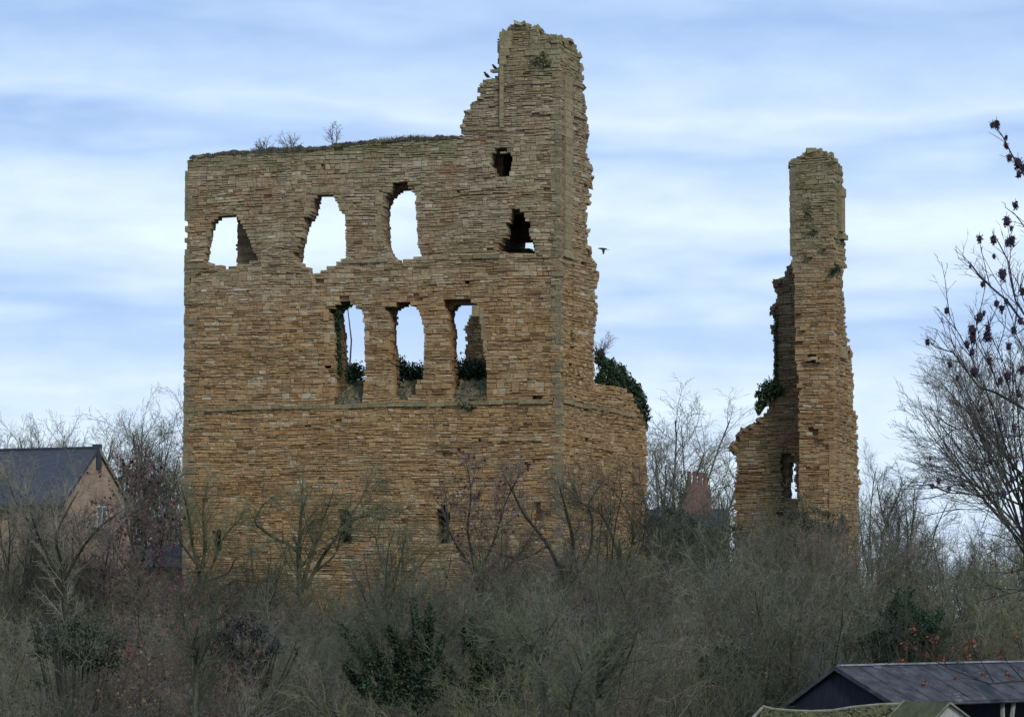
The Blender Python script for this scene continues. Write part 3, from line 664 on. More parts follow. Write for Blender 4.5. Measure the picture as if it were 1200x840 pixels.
# ------------------------------------------------------------------ bare trees
def grow(mbs, p, d, Lg, r, lev, maxlev, rng, par, wd=1.0):
    n = max(3, int(round(Lg/par['seg'][lev])))
    pts = [p.copy()]; rad = [r]; d = d.normalized(); dirs = [d.copy()]
    end = .35 if lev < maxlev else .3
    for i in range(n):
        w = par['wander'][lev]
        d = (d+Vector((rng.gauss(0, w), rng.gauss(0, w), rng.gauss(0, w)))+Vector((0, 0, par['up'][lev]))).normalized()
        p = p+d*(Lg/n); pts.append(p.copy()); rad.append(r*(1-(1-end)*(i+1)/n)); dirs.append(d.copy())
    mbs[min(lev, len(mbs)-1)].tube(pts, rad, par['k'][lev], rng.random())
    if lev >= maxlev: return
    nc = par['n'][lev]; t0 = par['t0'][lev]
    for c in range(nc):
        tt = t0+(1-t0)*(c+rng.random())/nc; idx = min(n-1, int(tt*n)); fr = tt*n-idx
        bp = pts[idx].lerp(pts[idx+1], fr); bd = dirs[idx+1]
        ax = bd.cross(Vector((rng.gauss(0, 1), rng.gauss(0, 1), rng.gauss(0, 1))))
        if ax.length < 1e-3: continue
        ax.normalize(); ang = R(rng.uniform(*par['ang'][lev]))
        nd_ = bd*math.cos(ang)+ax*math.sin(ang)
        if nd_.z < -.15: nd_.z *= .3
        grow(mbs, bp, nd_, Lg*par['ratio'][lev]*rng.uniform(.65, 1.25)*(1-.45*tt), max(par['rmin'], (rad[idx]*(1-fr)+rad[idx+1]*fr)*par['rr'][lev]), lev+1, maxlev, rng, par)
BUSH = dict(seg=[.7, .5, .35, .3], wander=[.10, .16, .22, .25], up=[.05, .06, .05, .04], k=[6, 4, 3, 3], n=[10, 8, 5], t0=[.2, .15, .15], ang=[(22, 60), (25, 65), (25, 70)], ratio=[.52, .55, .6], rr=[.55, .55, .6], rmin=.006)
THIN = dict(seg=[.9, .6, .4, .3], wander=[.07, .13, .2, .22], up=[.10, .08, .06, .04], k=[7, 5, 3, 3], n=[16, 10, 5], t0=[.25, .15, .15], ang=[(25, 55), (25, 55), (25, 60)], ratio=[.42, .5, .6], rr=[.5, .55, .6], rmin=.008)
def bare_tree(name, label, cat, stems, H, par, seed, barkm, twigm, group=None, leaves=None, splay=.45, r0=.09, trunkh=0):
    """stands at its own origin; several stems from the ground, or one trunk that divides"""
    rng = random.Random(seed); tr, cr = MB(), MB()
    for s_ in range(stems):
        a = 2*math.pi*(s_+rng.random())/stems; sp = splay*rng.uniform(.3, 1.1) if stems > 1 else .06
        d = Vector((math.cos(a)*sp, math.sin(a)*sp, 1)); p = Vector((math.cos(a)*.2, math.sin(a)*.2, -.3)) if stems > 1 else Vector((0, 0, -.3))
        if trunkh: p = Vector((rng.uniform(-.05, .05), rng.uniform(-.05, .05), trunkh*rng.uniform(.7, 1)))
        grow([tr, tr, cr, cr] if par is not BUSH else [tr, cr, cr, cr], p, d, (H-(trunkh or 0))*rng.uniform(.72, .98)/math.sqrt(1+sp*sp*.5), r0*rng.uniform(.7, 1.1), 0, 3, rng, par)
    if trunkh: tr.tube([Vector((0, 0, -.4)), Vector((.04, 0, trunkh*.5)), Vector((0, .03, trunkh*1.05))], [r0*2.1, r0*1.7, r0*1.4], 9)
    root = empty(name, label, cat, (0, 0, 0), group)
    tr.build('trunk', M[barkm], root); cr.build('crown', M[twigm], root)
    if leaves:
        lm, cnt, size, zmin = leaves; mb = MB(); vs_ = [q for q in cr.v if q.z > zmin*H]
        for _ in range(cnt): mb.leaf(rng.choice(vs_)+Vector((rng.gauss(0, .05), rng.gauss(0, .05), rng.gauss(-.03, .05))), size*rng.uniform(.6, 1.4), rng)
        mb.build('leaves', M[lm], root)
    return root

BL = {'grey': 'grey leafless bush in the thicket on the slope below the ruins', 'brown': 'brown twiggy leafless bush in the thicket on the slope below the ruins',
      'green': 'mossy green leafless bush in the thicket on the slope below the ruins', 'purple': 'purplish brown leafless bush in the thicket on the slope below the ruins'}
protos = []
for k, (kind, st, sd) in enumerate((('grey', 6, 101), ('brown', 5, 102), ('green', 6, 103), ('grey', 7, 104), ('purple', 5, 105), ('brown', 7, 106), ('green', 5, 107), ('green', 5, 108))):
    protos.append([bare_tree('thicket_bush', BL[kind], 'bush', st, 6.0, BUSH, sd, 'bark' if k % 3 else 'mossy_bark', 'twig_'+kind, kind+' bushes of the thicket', splay=.5, r0=.05), False])
rng = random.Random(2024)
def put(pi, px, Y, topy_, jx=0):
    pr = protos[pi]; p = at(px, topy_, Y); gz = ground(p.x, Y); H = p.z-gz; sc = H/6.0
    sx = sc*rng.uniform(.85, 1.15) if H > 4.5 else max(sc, .7)*rng.uniform(.9, 1.2)
    if not pr[1]:
        pr[1] = True; o = pr[0]; o.location = (p.x, Y, gz); o.rotation_euler = (0, 0, rng.uniform(0, 6.28)); o.scale = (sx, sx, sc)
    else: dup(pr[0], (p.x, Y, gz), rng.uniform(0, 6.28), (sx, sx, sc))
def prof(px, P):
    for (a, ya), (b_, yb) in zip(P, P[1:]):
        if px <= b_: return ya+(yb-ya)*(px-a)/(b_-a)
    return P[-1][1]
back = [(-40, 622), (100, 640), (200, 640), (260, 650), (330, 664), (480, 655), (560, 636), (640, 620), (720, 604), (790, 596), (860, 592), (940, 592), (1010, 588), (1100, 600), (1240, 600)]
rows = [(186, 0, 40), (178, 16, 42), (170, 34, 46), (161, 58, 52), (152, 84, 56), (143, 112, 60), (135, 138, 58)]
for Y, dy, step in rows:
    px = -45+rng.uniform(0, step)
    while px < 1250:
        ty = prof(px, back)+dy*rng.uniform(.8, 1.1)+rng.uniform(-14, 18)
        blocked = Y < 151 and px > 862
        if not blocked: put(rng.randrange(len(protos)), px+rng.uniform(-8, 8), Y+rng.uniform(-3.5, 3.5), min(ty, 800))
        px += step*rng.uniform(.75, 1.25)
# low tangle of bramble and dead stems under the bushes
mb = MB(); rng = random.Random(6)
for _ in range(52000):
    Y = rng.uniform(112, 192); x = rng.uniform(-.16, .16)*Y
    hh = abs(math.sin(x*.6+Y*.23)*math.sin(x*.23-Y*.4))*1.6+.2
    mb.leaf(Vector((x, Y, ground(x, Y)+rng.random()**.7*hh)), rng.uniform(.08, .2), rng)
for _ in range(9000):
    Y = rng.uniform(112, 192); x = rng.uniform(-.16, .16)*Y; p = Vector((x, Y, ground(x, Y)-.05)); d = Vector((rng.gauss(0, .5), rng.gauss(0, .3), 1))*rng.uniform(.6, 2.2)
    mb.tube([p, p+d*.6, p+d+Vector((rng.gauss(0, .3), 0, -.15))], [.014, .011, .006], 3, rng.uniform(.5, 1))
ug = mb.build('undergrowth', M['undergrowth_leaf']); ug['kind'] = 'stuff'

def place(root, px, Y, topy_, H, rz=0, wide=1.0):
    p = at(px, topy_, Y); gz = ground(p.x, Y); sc = (p.z-gz)/H; root.location = (p.x, Y, gz); root.scale = (sc*wide, sc*wide, sc); root.rotation_euler = (0, 0, rz); return root
# trees one can tell apart ---------------------------------------------------
def traced_tree(name, label, limbs, Y, barkm, twigm, seed, par=THIN, tw=1.0, leaves=None, cat='tree', dens=12, lj=1.2):
    """limbs: [(points in picture px, start radius m, end radius m)]; each limb bears side shoots. Depth wanders either way of Y."""
    rng = random.Random(seed); tr, cr = MB(), MB(); root_p = None
    for (P, ra, rb) in limbs:
        pts = []; yo = 0.0
        for i, (x, y) in enumerate(P):
            if i: yo += rng.uniform(-lj, lj)*.5
            pts.append(at(x, y, Y+yo))
        if root_p is None:
            gz = ground(pts[0].x, Y); root_p = Vector((pts[0].x, Y, gz)); pts = [Vector((pts[0].x, Y, gz-.3))]+pts
        # smooth resample
        out = []
        for i in range(len(pts)-1):
            p0 = pts[max(0, i-1)]; p1 = pts[i]; p2 = pts[i+1]; p3 = pts[min(len(pts)-1, i+2)]
            for q in range(4):
                t_ = q/4; out.append(.5*((2*p1)+(p2-p0)*t_+(2*p0-5*p1+4*p2-p3)*t_**2+(3*p1-p0-3*p2+p3)*t_**3))
        out.append(pts[-1]); n = len(out)
        tr.tube(out, [ra+(rb-ra)*i/(n-1) for i in range(n)], 7, rng.random())
        Ltot = sum((out[i+1]-out[i]).length for i in range(n-1))
        for c in range(int(dens*max(1, Ltot/2.2))):
            i = rng.randrange(max(1, n//4) if ra > .05 else 1, n-1); bd = (out[i+1]-out[i]).normalized()
            ax = bd.cross(Vector((rng.gauss(0, 1), rng.gauss(0, 1), rng.gauss(0, 1)))).normalized(); a = R(rng.uniform(25, 60)); dd = bd*math.cos(a)+ax*math.sin(a); dd.z = max(dd.z, -.1)
            grow([cr, cr, cr, cr], out[i], dd, rng.uniform(.8, 2.1)*tw, max(.012, .3*(ra+(rb-ra)*i/n)), 1, 3, rng, par)
        grow([cr, cr, cr, cr], out[-1], (out[-1]-out[-2]), rng.uniform(.7, 1.2)*tw, rb, 1, 3, rng, par)
    root = empty(name, label, cat, root_p)
    reparent(tr.build('trunk', M[barkm]), root); reparent(cr.build('crown', M[twigm]), root)
    if leaves:
        lm, cnt, size = leaves; mb = MB()
        for _ in range(cnt): mb.leaf(rng.choice(cr.v)+Vector((rng.gauss(0, .06), rng.gauss(0, .06), rng.gauss(-.03, .06))), size*rng.uniform(.6, 1.4), rng)
        reparent(mb.build('leaves', M[lm]), root)
    return root
TW2 = dict(THIN); TW2['n'] = [8, 8, 4]; TW2['rmin'] = .0075; TW2['seg'] = [.6, .4, .3, .22]
traced_tree('bare_tree', 'bare forked tree before the keep below its leftmost lower window',
            [([(351, 735), (351, 690), (350, 650)], .16, .12), ([(350, 648), (338, 637), (325, 632), (308, 620), (299, 611), (306, 595), (312, 588)], .09, .03), ([(350, 650), (352, 620), (354, 590), (355, 560)], .10, .03),
             ([(352, 700), (362, 660), (370, 638), (378, 610), (386, 590)], .10, .03), ([(370, 640), (362, 625), (356, 600)], .05, .02), ([(358, 690), (376, 655), (392, 632), (408, 612), (430, 604), (448, 600)], .10, .03), ([(366, 672), (392, 650), (400, 625), (420, 590), (434, 565)], .06, .02)], 181, 'bark', 'twig_green', 301, TW2)
traced_tree('bare_tree', 'bushy bare tree in front of the left edge of the keep',
            [([(236, 740), (235, 700), (234, 668)], .15, .12), ([(234, 670), (226, 640), (220, 600), (214, 575)], .09, .03), ([(235, 680), (240, 640), (238, 600), (244, 565)], .09, .03), ([(236, 690), (252, 655), (262, 630), (284, 605)], .08, .03),
             ([(244, 680), (268, 670), (276, 655), (298, 645)], .05, .02), ([(262, 690), (275, 680), (300, 682), (318, 676)], .05, .02), ([(230, 660), (212, 635), (204, 610)], .06, .02)], 180, 'bark', 'twig_green', 302, TW2)
traced_tree('bare_tree', 'leaning bare tree with a long branch slanting up left before the keep corner',
            [([(668, 740), (664, 700), (660, 676)], .16, .13), ([(660, 680), (648, 650), (632, 625), (614, 602), (600, 574), (590, 556)], .10, .03), ([(662, 690), (672, 640), (664, 600), (656, 572)], .09, .03), ([(664, 690), (690, 650), (694, 610), (690, 590), (706, 565)], .08, .02), ([(640, 640), (612, 655), (590, 650), (560, 640)], .05, .02)], 179, 'bark', 'twig_brown', 303, TW2)
traced_tree('bare_tree', 'bare tree with drooping boughs before the right return wall of the keep',
            [([(742, 740), (738, 700), (728, 660)], .15, .12), ([(728, 662), (716, 625), (702, 600), (680, 588), (668, 575)], .09, .03), ([(732, 670), (742, 630), (736, 600), (716, 570)], .08, .02), ([(735, 680), (752, 640), (757, 600), (750, 565)], .07, .02), ([(738, 690), (770, 650), (784, 625)], .07, .02)], 180, 'mossy_bark', 'twig_brown', 304, TW2)
traced_tree('bare_tree', 'thin tree with sparse purple leaves in front of the middle of the keep',
            [([(566, 740), (562, 700), (556, 660)], .12, .10), ([(556, 664), (548, 620), (552, 580), (548, 548)], .07, .02), ([(558, 680), (580, 630), (592, 590), (606, 562)], .07, .02), ([(557, 670), (530, 630), (520, 600)], .06, .02), ([(562, 690), (600, 660), (622, 628)], .05, .02)], 177, 'bark', 'twig_purple', 305, TW2, 1.0, ('purple_leaf', 420, .16))
traced_tree('bare_tree', 'low bare tree between the two slit windows of the keep',
            [([(448, 750), (452, 710), (455, 680)], .12, .1), ([(455, 684), (446, 655), (440, 630), (430, 615)], .06, .02), ([(456, 690), (470, 655), (476, 630)], .06, .02), ([(456, 695), (490, 665), (506, 645)], .06, .02)], 176, 'mossy_bark', 'twig_green', 306, TW2)
traced_tree('bare_tree', 'spindly bare tree in front of the brick house',
            [([(78, 760), (76, 715), (74, 660)], .13, .1), ([(74, 664), (66, 630), (78, 600), (92, 575)], .07, .02), ([(75, 680), (98, 640), (120, 615), (140, 600)], .07, .02), ([(76, 690), (50, 640), (36, 600), (30, 575)], .08, .02), ([(40, 620), (20, 590), (8, 560)], .05, .02)], 165, 'bark', 'twig_grey', 307, TW2)
traced_tree('bare_tree', 'dark bare tree with clinging brown leaves right of the brick house gable',
            [([(166, 740), (165, 700), (163, 660)], .13, .1), ([(163, 664), (150, 620), (146, 585), (140, 560)], .07, .02), ([(164, 680), (172, 630), (168, 590), (172, 560)], .07, .02), ([(165, 690), (186, 650), (192, 620)], .06, .02), ([(164, 690), (138, 650), (126, 620)], .06, .02)], 176, 'bark', 'twig_purple', 308, TW2, 1.0, ('purple_leaf', 900, .18))
# background trees
def bg_tree(px, Y, topy_, H, label, seed, twig='twig_grey', wide=1.0, stems=1, r0=.13, th=2.0, par=THIN, grp=None):
    return place(bare_tree('bare_tree', label, 'tree', stems, H, par, seed, 'bark', twig, grp, None, .5, r0, th), px, Y, topy_, H, seed*1.3, wide)
bg_tree(192, 232, 462, 13, 'tall leafless tree rising between the brick house and the keep', 401, 'twig_grey', 1.15, 5, .11, 1.5)
bg_tree(140, 238, 492, 12, 'leafless tree with upright shoots behind the brick house gable', 402, 'twig_grey', 1.2, 5, .1, 1.5)
tp = bare_tree('bare_tree', 'leafless treetop showing above the slate roof of the brick house', 'tree', 4, 12, THIN, 403, 'bark', 'twig_grey', 'treetops above the house roof', None, .4, .1, 2.5)
place(tp, 18, 240, 490, 12)
for px, ty, rz in ((50, 494, 1.1), (84, 488, 2.3), (-20, 492, 4.0)):
    p = at(px, ty, 241+rz); gz = ground(p.x, 241); sc = (p.z-gz)/12; dup(tp, (p.x, 241+rz, gz), rz, (sc*.8, sc*.8, sc))
bg_tree(168, 226, 486, 12, 'leafless tree with a dense twig crown close behind the brick house gable', 411, 'twig_grey', 1.3, 6, .08, 1.2)
bg_tree(206, 228, 520, 10, 'short leafless tree hard against the left edge of the keep', 412, 'twig_purple', 1.0, 6, .07, 1.0)
bg_tree(775, 230, 500, 12, 'leafless tree hard against the right shoulder of the keep', 413, 'twig_grey', 1.0, 5, .08, 1.5)
bg_tree(800, 276, 472, 13, 'round-headed leafless tree between the keep and the slender tower', 404, 'twig_pale', 1.35, 7, .09, 2.0)
bg_tree(845, 240, 548, 9, 'small leafless tree close left of the slender tower fragment', 405, 'twig_grey', 1.2, 5, .08, 1.0)
bg_tree(1026, 236, 540, 10, 'leafless tree just right of the slender tower fragment', 406, 'twig_pale', 1.1, 5, .09, 1.0)
bg_tree(1062, 232, 548, 10, 'pale leafless tree low on the skyline under the wide pale tree', 407, 'twig_pale', 1.2, 6, .09, 1.0)
SPARSE = dict(THIN); SPARSE['n'] = [10, 7, 4]; SPARSE['rmin'] = .007
bg_tree(28, 172, 556, 11, 'bare tree before the slate roof at the left edge', 421, 'twig_green', 1.1, 5, .07, 1.2)
bg_tree(58, 170, 590, 10, 'low bare tree before the corner of the brick house', 422, 'twig_brown', 1.1, 5, .06, 1.0)
bg_tree(120, 174, 574, 10, 'low bare tree before the gable window of the brick house', 423, 'twig_purple', 1.1, 5, .06, 1.0)
bg_tree(306, 176, 606, 9, 'fine twigged bare tree low before the keep between two forked trees', 424, 'twig_green', 1.2, 5, .05, 1.0, par=SPARSE)
bg_tree(450, 174, 600, 9, 'fine twigged bare tree right of the forked tree before the keep', 425, 'twig_grey', 1.2, 5, .05, 1.0, par=SPARSE)
bg_tree(476, 175, 610, 10, 'fine twigged bare tree just left of the middle slit window of the keep', 426, 'twig_green', 1.1, 5, .05, 1.0, par=SPARSE)
bg_tree(588, 174, 575, 10, 'fine twigged bare tree left of the right slit window of the keep', 427, 'twig_brown', 1.1, 5, .055, 1.0, par=SPARSE)
bg_tree(700, 176, 548, 10, 'fine twigged bare tree before the keep corner', 428, 'twig_green', 1.1, 5, .055, 1.0, par=SPARSE)
bg_tree(925, 190, 555, 9, 'fine twigged bare tree before the foot of the slender tower', 429, 'twig_green', 1.0, 5, .05, 1.0, par=SPARSE)
# wide pale tree at right, twigs arching out to the left
PALE = dict(seg=[.9, .6, .4, .3], wander=[.05, .09, .13, .18], up=[.03, .03, .03, .03], k=[7, 5, 3, 3], n=[13, 9, 4], t0=[.2, .15, .1], ang=[(18, 42), (18, 42), (20, 45)], ratio=[.5, .5, .5], rr=[.5, .55, .6], rmin=.007)
def pale_tree():
    rng = random.Random(55); tr, cr = MB(), MB(); base = at(1205, 700, 140); base.z = ground(base.x, 140); c0 = at(1203, 560, 140)
    tr.tube([base-Vector((0, 0, .3)), base.lerp(c0, .5)+Vector((.08, 0, 0)), c0], [.24, .2, .17], 10)
    for k, (x, y) in enumerate(((1078, 462), (1062, 486), (1054, 515), (1070, 555), (1088, 440), (1105, 425), (1130, 415), (1160, 408), (1200, 400), (1240, 410), (1290, 440), (1320, 490), (1330, 540), (1090, 470), (1085, 520), (1115, 450), (1095, 500), (1140, 440), (1066, 468), (1058, 500), (1120, 430), (1150, 460), (1110, 480), (1075, 530), (1120, 540), (1180, 420), (1230, 450))):
        e = at(x, y, 140+rng.uniform(-3.2, 3.2)); st = base.lerp(c0, rng.uniform(.75, 1)); d = e-st
        grow([tr, cr, cr, cr], st, (d.normalized()+Vector((0, 0, .12))), d.length*.92, .042, 0, 3, rng, PALE)
    root = empty('bare_tree', 'wide pale leafless tree with fine arching twigs at the right of the photo', 'tree', base)
    reparent(tr.build('trunk', M['bark']), root); reparent(cr.build('crown', M['twig_pale']), root)
pale_tree()
# evergreens
def evergreen(label, px, Y, cy, blobs, count, seed, size=.16, leaf='holly_leaf', name='evergreen_bush'):
    rng = random.Random(seed); c = at(px, cy, Y); gz = ground(c.x, Y); root = empty(name, label, 'bush', Vector((c.x, Y, gz)))
    B = []
    for (x, y, r_) in blobs: q = at(x, y, Y+rng.uniform(-.8, .8)); k = r_/FPX*Y; B.append((q, (k*rng.uniform(.9, 1.35), k, k*rng.uniform(.7, 1.05))))
    core = list(B)
    for q, (k, _, _) in core:
        for _ in range(3):
            k2 = k*rng.uniform(.25, .5); B.append((q+Vector((rng.gauss(0, 1.1)*k, rng.gauss(0, .8)*k, rng.gauss(.15, .8)*k)), (k2*rng.uniform(.8, 1.6), k2, k2*rng.uniform(.6, 1.5))))
    mb = MB(); leaf_cloud(mb, B, count, size, rng); reparent(mb.build('foliage', M[leaf]), root)
    tr = MB()
    for q, _ in B: tr.tube([Vector((c.x, Y, gz-.2)), Vector((c.x, Y, gz)).lerp(q, .6)+Vector((0, 0, .1)), q], [.08, .05, .02], 5)
    reparent(tr.build('trunk', M['bark']), root)
evergreen('dark green holly bush on the slope above the black barn roof', 1062, 152.5, 760, [(1018, 752, 9), (1108, 742, 10), (1024, 735, 8), (1100, 724, 9), (1040, 722, 14), (1058, 712, 16), (1076, 722, 16), (1090, 735, 14), (1050, 740, 18), (1070, 745, 18), (1085, 755, 14), (1045, 760, 16), (1066, 765, 16), (1030, 745, 10)], 9500, 501, .10)
leaf_mat('olive_leaf', [(0, (.018, .027, .015)), (.5, (.036, .048, .026)), (1, (.075, .08, .042))], .7)
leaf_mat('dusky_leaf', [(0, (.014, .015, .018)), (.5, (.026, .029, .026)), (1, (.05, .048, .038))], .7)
evergreen('dull green evergreen bush under the right shoulder of the keep', 790, 186, 640, [(770, 612, 12), (784, 600, 10), (798, 603, 11), (812, 612, 12), (775, 630, 14), (795, 622, 14), (815, 632, 12), (760, 640, 12), (832, 622, 9), (792, 648, 16), (825, 645, 13), (845, 640, 10), (870, 628, 9)], 5200, 502, .10, 'olive_leaf')
evergreen('dull green bush at the foot of the slender tower fragment', 960, 191, 620, [(940, 604, 8), (955, 596, 7), (970, 603, 8), (948, 615, 11), (966, 620, 11), (985, 622, 9), (930, 622, 9)], 2400, 503, .10, 'olive_leaf')
evergreen('dusky purple hedge below the brick house gable', 108, 181, 700, [(66, 672, 11), (84, 669, 12), (102, 668, 12), (120, 669, 12), (138, 672, 11), (80, 684, 13), (112, 684, 14), (75, 698, 14), (95, 700, 15), (118, 700, 15), (140, 702, 13), (160, 695, 9), (50, 695, 10)], 5200, 504, .11, 'dusky_leaf', 'hedge')
evergreen('dull green bramble mound at the left of the thicket', 90, 138, 790, [(60, 745, 16), (85, 735, 17), (110, 742, 17), (135, 752, 15), (75, 765, 20), (105, 770, 20), (45, 765, 14), (130, 775, 16)], 5000, 505, .09, 'olive_leaf', 'bramble_bush')
evergreen('dull green bramble mound near the middle of the thicket', 610, 140, 800, [(590, 765, 13), (612, 758, 15), (634, 765, 14), (600, 785, 17), (625, 790, 17), (575, 790, 12)], 3600, 506, .09, 'olive_leaf', 'bramble_bush')
evergreen('dull green bramble mound left of the black barn', 850, 146, 790, [(820, 770, 13), (842, 760, 15), (864, 768, 14), (830, 790, 17), (858, 792, 17), (800, 790, 12), (884, 785, 12)], 4200, 507, .09, 'olive_leaf', 'bramble_bush')
evergreen('dark bramble mound right of the keep foot', 660, 168, 720, [(640, 735, 13), (660, 728, 13), (680, 735, 14), (650, 752, 16), (675, 756, 16)], 3000, 508, .09, 'dusky_leaf', 'bramble_bush')
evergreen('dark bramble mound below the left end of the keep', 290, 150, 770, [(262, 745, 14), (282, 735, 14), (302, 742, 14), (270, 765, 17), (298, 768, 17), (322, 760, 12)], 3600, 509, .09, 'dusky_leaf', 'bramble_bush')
# ivy-covered trees in the middle of the thicket
def ivy_tree(label, Y, limbs, count, seed):
    Y += 5; count *= 3
    rng = random.Random(seed); tr, lv, cr = MB(), MB(), MB(); root_p = None
    for (P, ra) in limbs:
        pts = [at(x, y, Y+rng.uniform(-.5, .5)) for x, y in P]
        if root_p is None: root_p = Vector((pts[0].x, Y, ground(pts[0].x, Y))); pts = [root_p-Vector((0, 0, .3))]+pts
        tr.tube(pts, [ra*(1-.6*i/(len(pts)-1)) for i in range(len(pts))], 7)
        Ls = [(pts[i+1]-pts[i]).length for i in range(len(pts)-1)]
        for i in range(len(pts)-1):
            for _ in range(int(count*Ls[i])):
                u_ = rng.random(); fr = (i+u_)/(len(pts)-1); p = pts[i].lerp(pts[i+1], u_); rr = (.52-.46*fr)*(1.0 if ra > .15 else .72)*rng.random()**.6*(.85+.6*math.sin(p.z*4.1+i)*math.sin(p.z*1.7+seed))+rng.gauss(0, .05)
                a = rng.uniform(0, 6.28); lv.leaf(p+Vector((math.cos(a)*rr, math.sin(a)*rr, rng.uniform(-.2, .2))), rng.uniform(.06, .14), rng)
        for i in range(1, len(pts)):
            for _ in range(5):
                d = Vector((rng.gauss(0, 1), rng.gauss(0, 1), rng.uniform(.2, 1.2)))
                grow([cr]*4, pts[i], d, rng.uniform(.9, 1.8), .018, 1, 3, rng, TW2)
    root = empty('ivy_clad_tree', label, 'tree', root_p)
    reparent(tr.build('trunk', M['bark']), root); reparent(lv.build('foliage', M['ivy_leaf']), root); reparent(cr.build('crown', M['twig_green']), root)
ivy_tree('ivy-clad tree with a fan of dark upright sprays at the bottom middle of the thicket', 128, [([(490, 850), (492, 805), (491, 765), (487, 730), (484, 706)], .2), ([(488, 800), (474, 772), (462, 752), (456, 738)], .08), ([(492, 790), (500, 755), (504, 730), (503, 712)], .07),
  ([(486, 815), (455, 800), (432, 775), (412, 752), (400, 736)], .1), ([(455, 800), (440, 765), (432, 745)], .05), ([(490, 800), (512, 770), (520, 748)], .06), ([(487, 825), (440, 815), (415, 795), (404, 778)], .06), ([(470, 812), (466, 780), (470, 758)], .05), ([(430, 815), (424, 790)], .04), ([(490, 825), (520, 805), (530, 785)], .06)], 230, 601)
ivy_tree('ivy-clad leaning tree with dark sprays right of the bottom middle of the thicket', 129, [([(540, 850), (546, 815), (552, 785), (556, 755), (553, 728)], .2), ([(550, 800), (566, 770), (578, 750), (584, 736)], .08), ([(546, 820), (530, 795), (520, 775)], .07), ([(553, 780), (546, 755), (544, 738)], .05), ([(550, 815), (580, 795), (596, 775), (602, 760)], .07), ([(560, 810), (572, 785), (570, 765)], .05), ([(545, 830), (575, 820), (600, 805)], .05)], 220, 602)
# mossy pale trunks low in the frame
for (lb, limbs, sd, Y) in (('dark forked tree at the bottom edge right of the middle', [([(700, 850), (702, 815), (704, 780)], .13, .11), ([(704, 785), (706, 750), (703, 720)], .09, .04), ([(702, 800), (716, 770), (724, 745)], .07, .03), ([(703, 812), (722, 800), (734, 775), (742, 755)], .06, .03)], 701, 124),
                           ('slim dark tree with a leaning trunk at the bottom edge', [([(640, 850), (638, 800), (632, 775), (620, 755)], .09, .05), ([(632, 778), (640, 745), (652, 725)], .05, .02), ([(622, 757), (600, 740)], .04, .02)], 702, 123),
                           ('slim pale tree leaning right at the bottom edge', [([(668, 850), (672, 815), (682, 790), (690, 772)], .07, .04), ([(683, 788), (676, 765)], .03, .02)], 703, 122),
                           ('pale stemmed tree at the bottom left of the thicket', [([(228, 850), (230, 800), (229, 765)], .10, .07), ([(229, 768), (218, 740), (214, 715)], .05, .02), ([(230, 785), (246, 750), (252, 725)], .05, .02)], 704, 126)):
    traced_tree('slim_tree', lb, limbs, Y, 'bark', 'twig_green', sd, TW2, .9, dens=9)
# red leaved bushes below the small red brick house
for (px, ty, Y, lb, lm, sd) in ((196, 668, 170, 'low bush with scattered russet leaves left of the keep foot', 'russet_leaf', 801), (236, 700, 158, 'bush with red leaves low in front of the left end of the keep', 'russet_leaf', 802), (176, 738, 143, 'rusty brown leaved bush at the lower left of the thicket', 'russet_leaf', 803), (215, 722, 150, 'sparse red leaved bush between the pale stemmed tree and the keep foot', 'russet_leaf', 804), (150, 775, 136, 'brown leaved bush near the lower left corner of the thicket', 'dry_leaf', 805), (830, 720, 152, 'brown leaved bush left of the black barn', 'dry_leaf', 806), (690, 690, 170, 'brown leaved bush before the foot of the keep corner', 'dry_leaf', 807), (560, 715, 156, 'thin brown leaved bush above the ivy-clad trees', 'dry_leaf', 808)):
    place(bare_tree('leafy_bush', lb, 'bush', 6, 5.0, BUSH, sd, 'bark', 'twig_purple', None, (lm, 900, .11, .35), .55), px, Y, ty, 5.0)

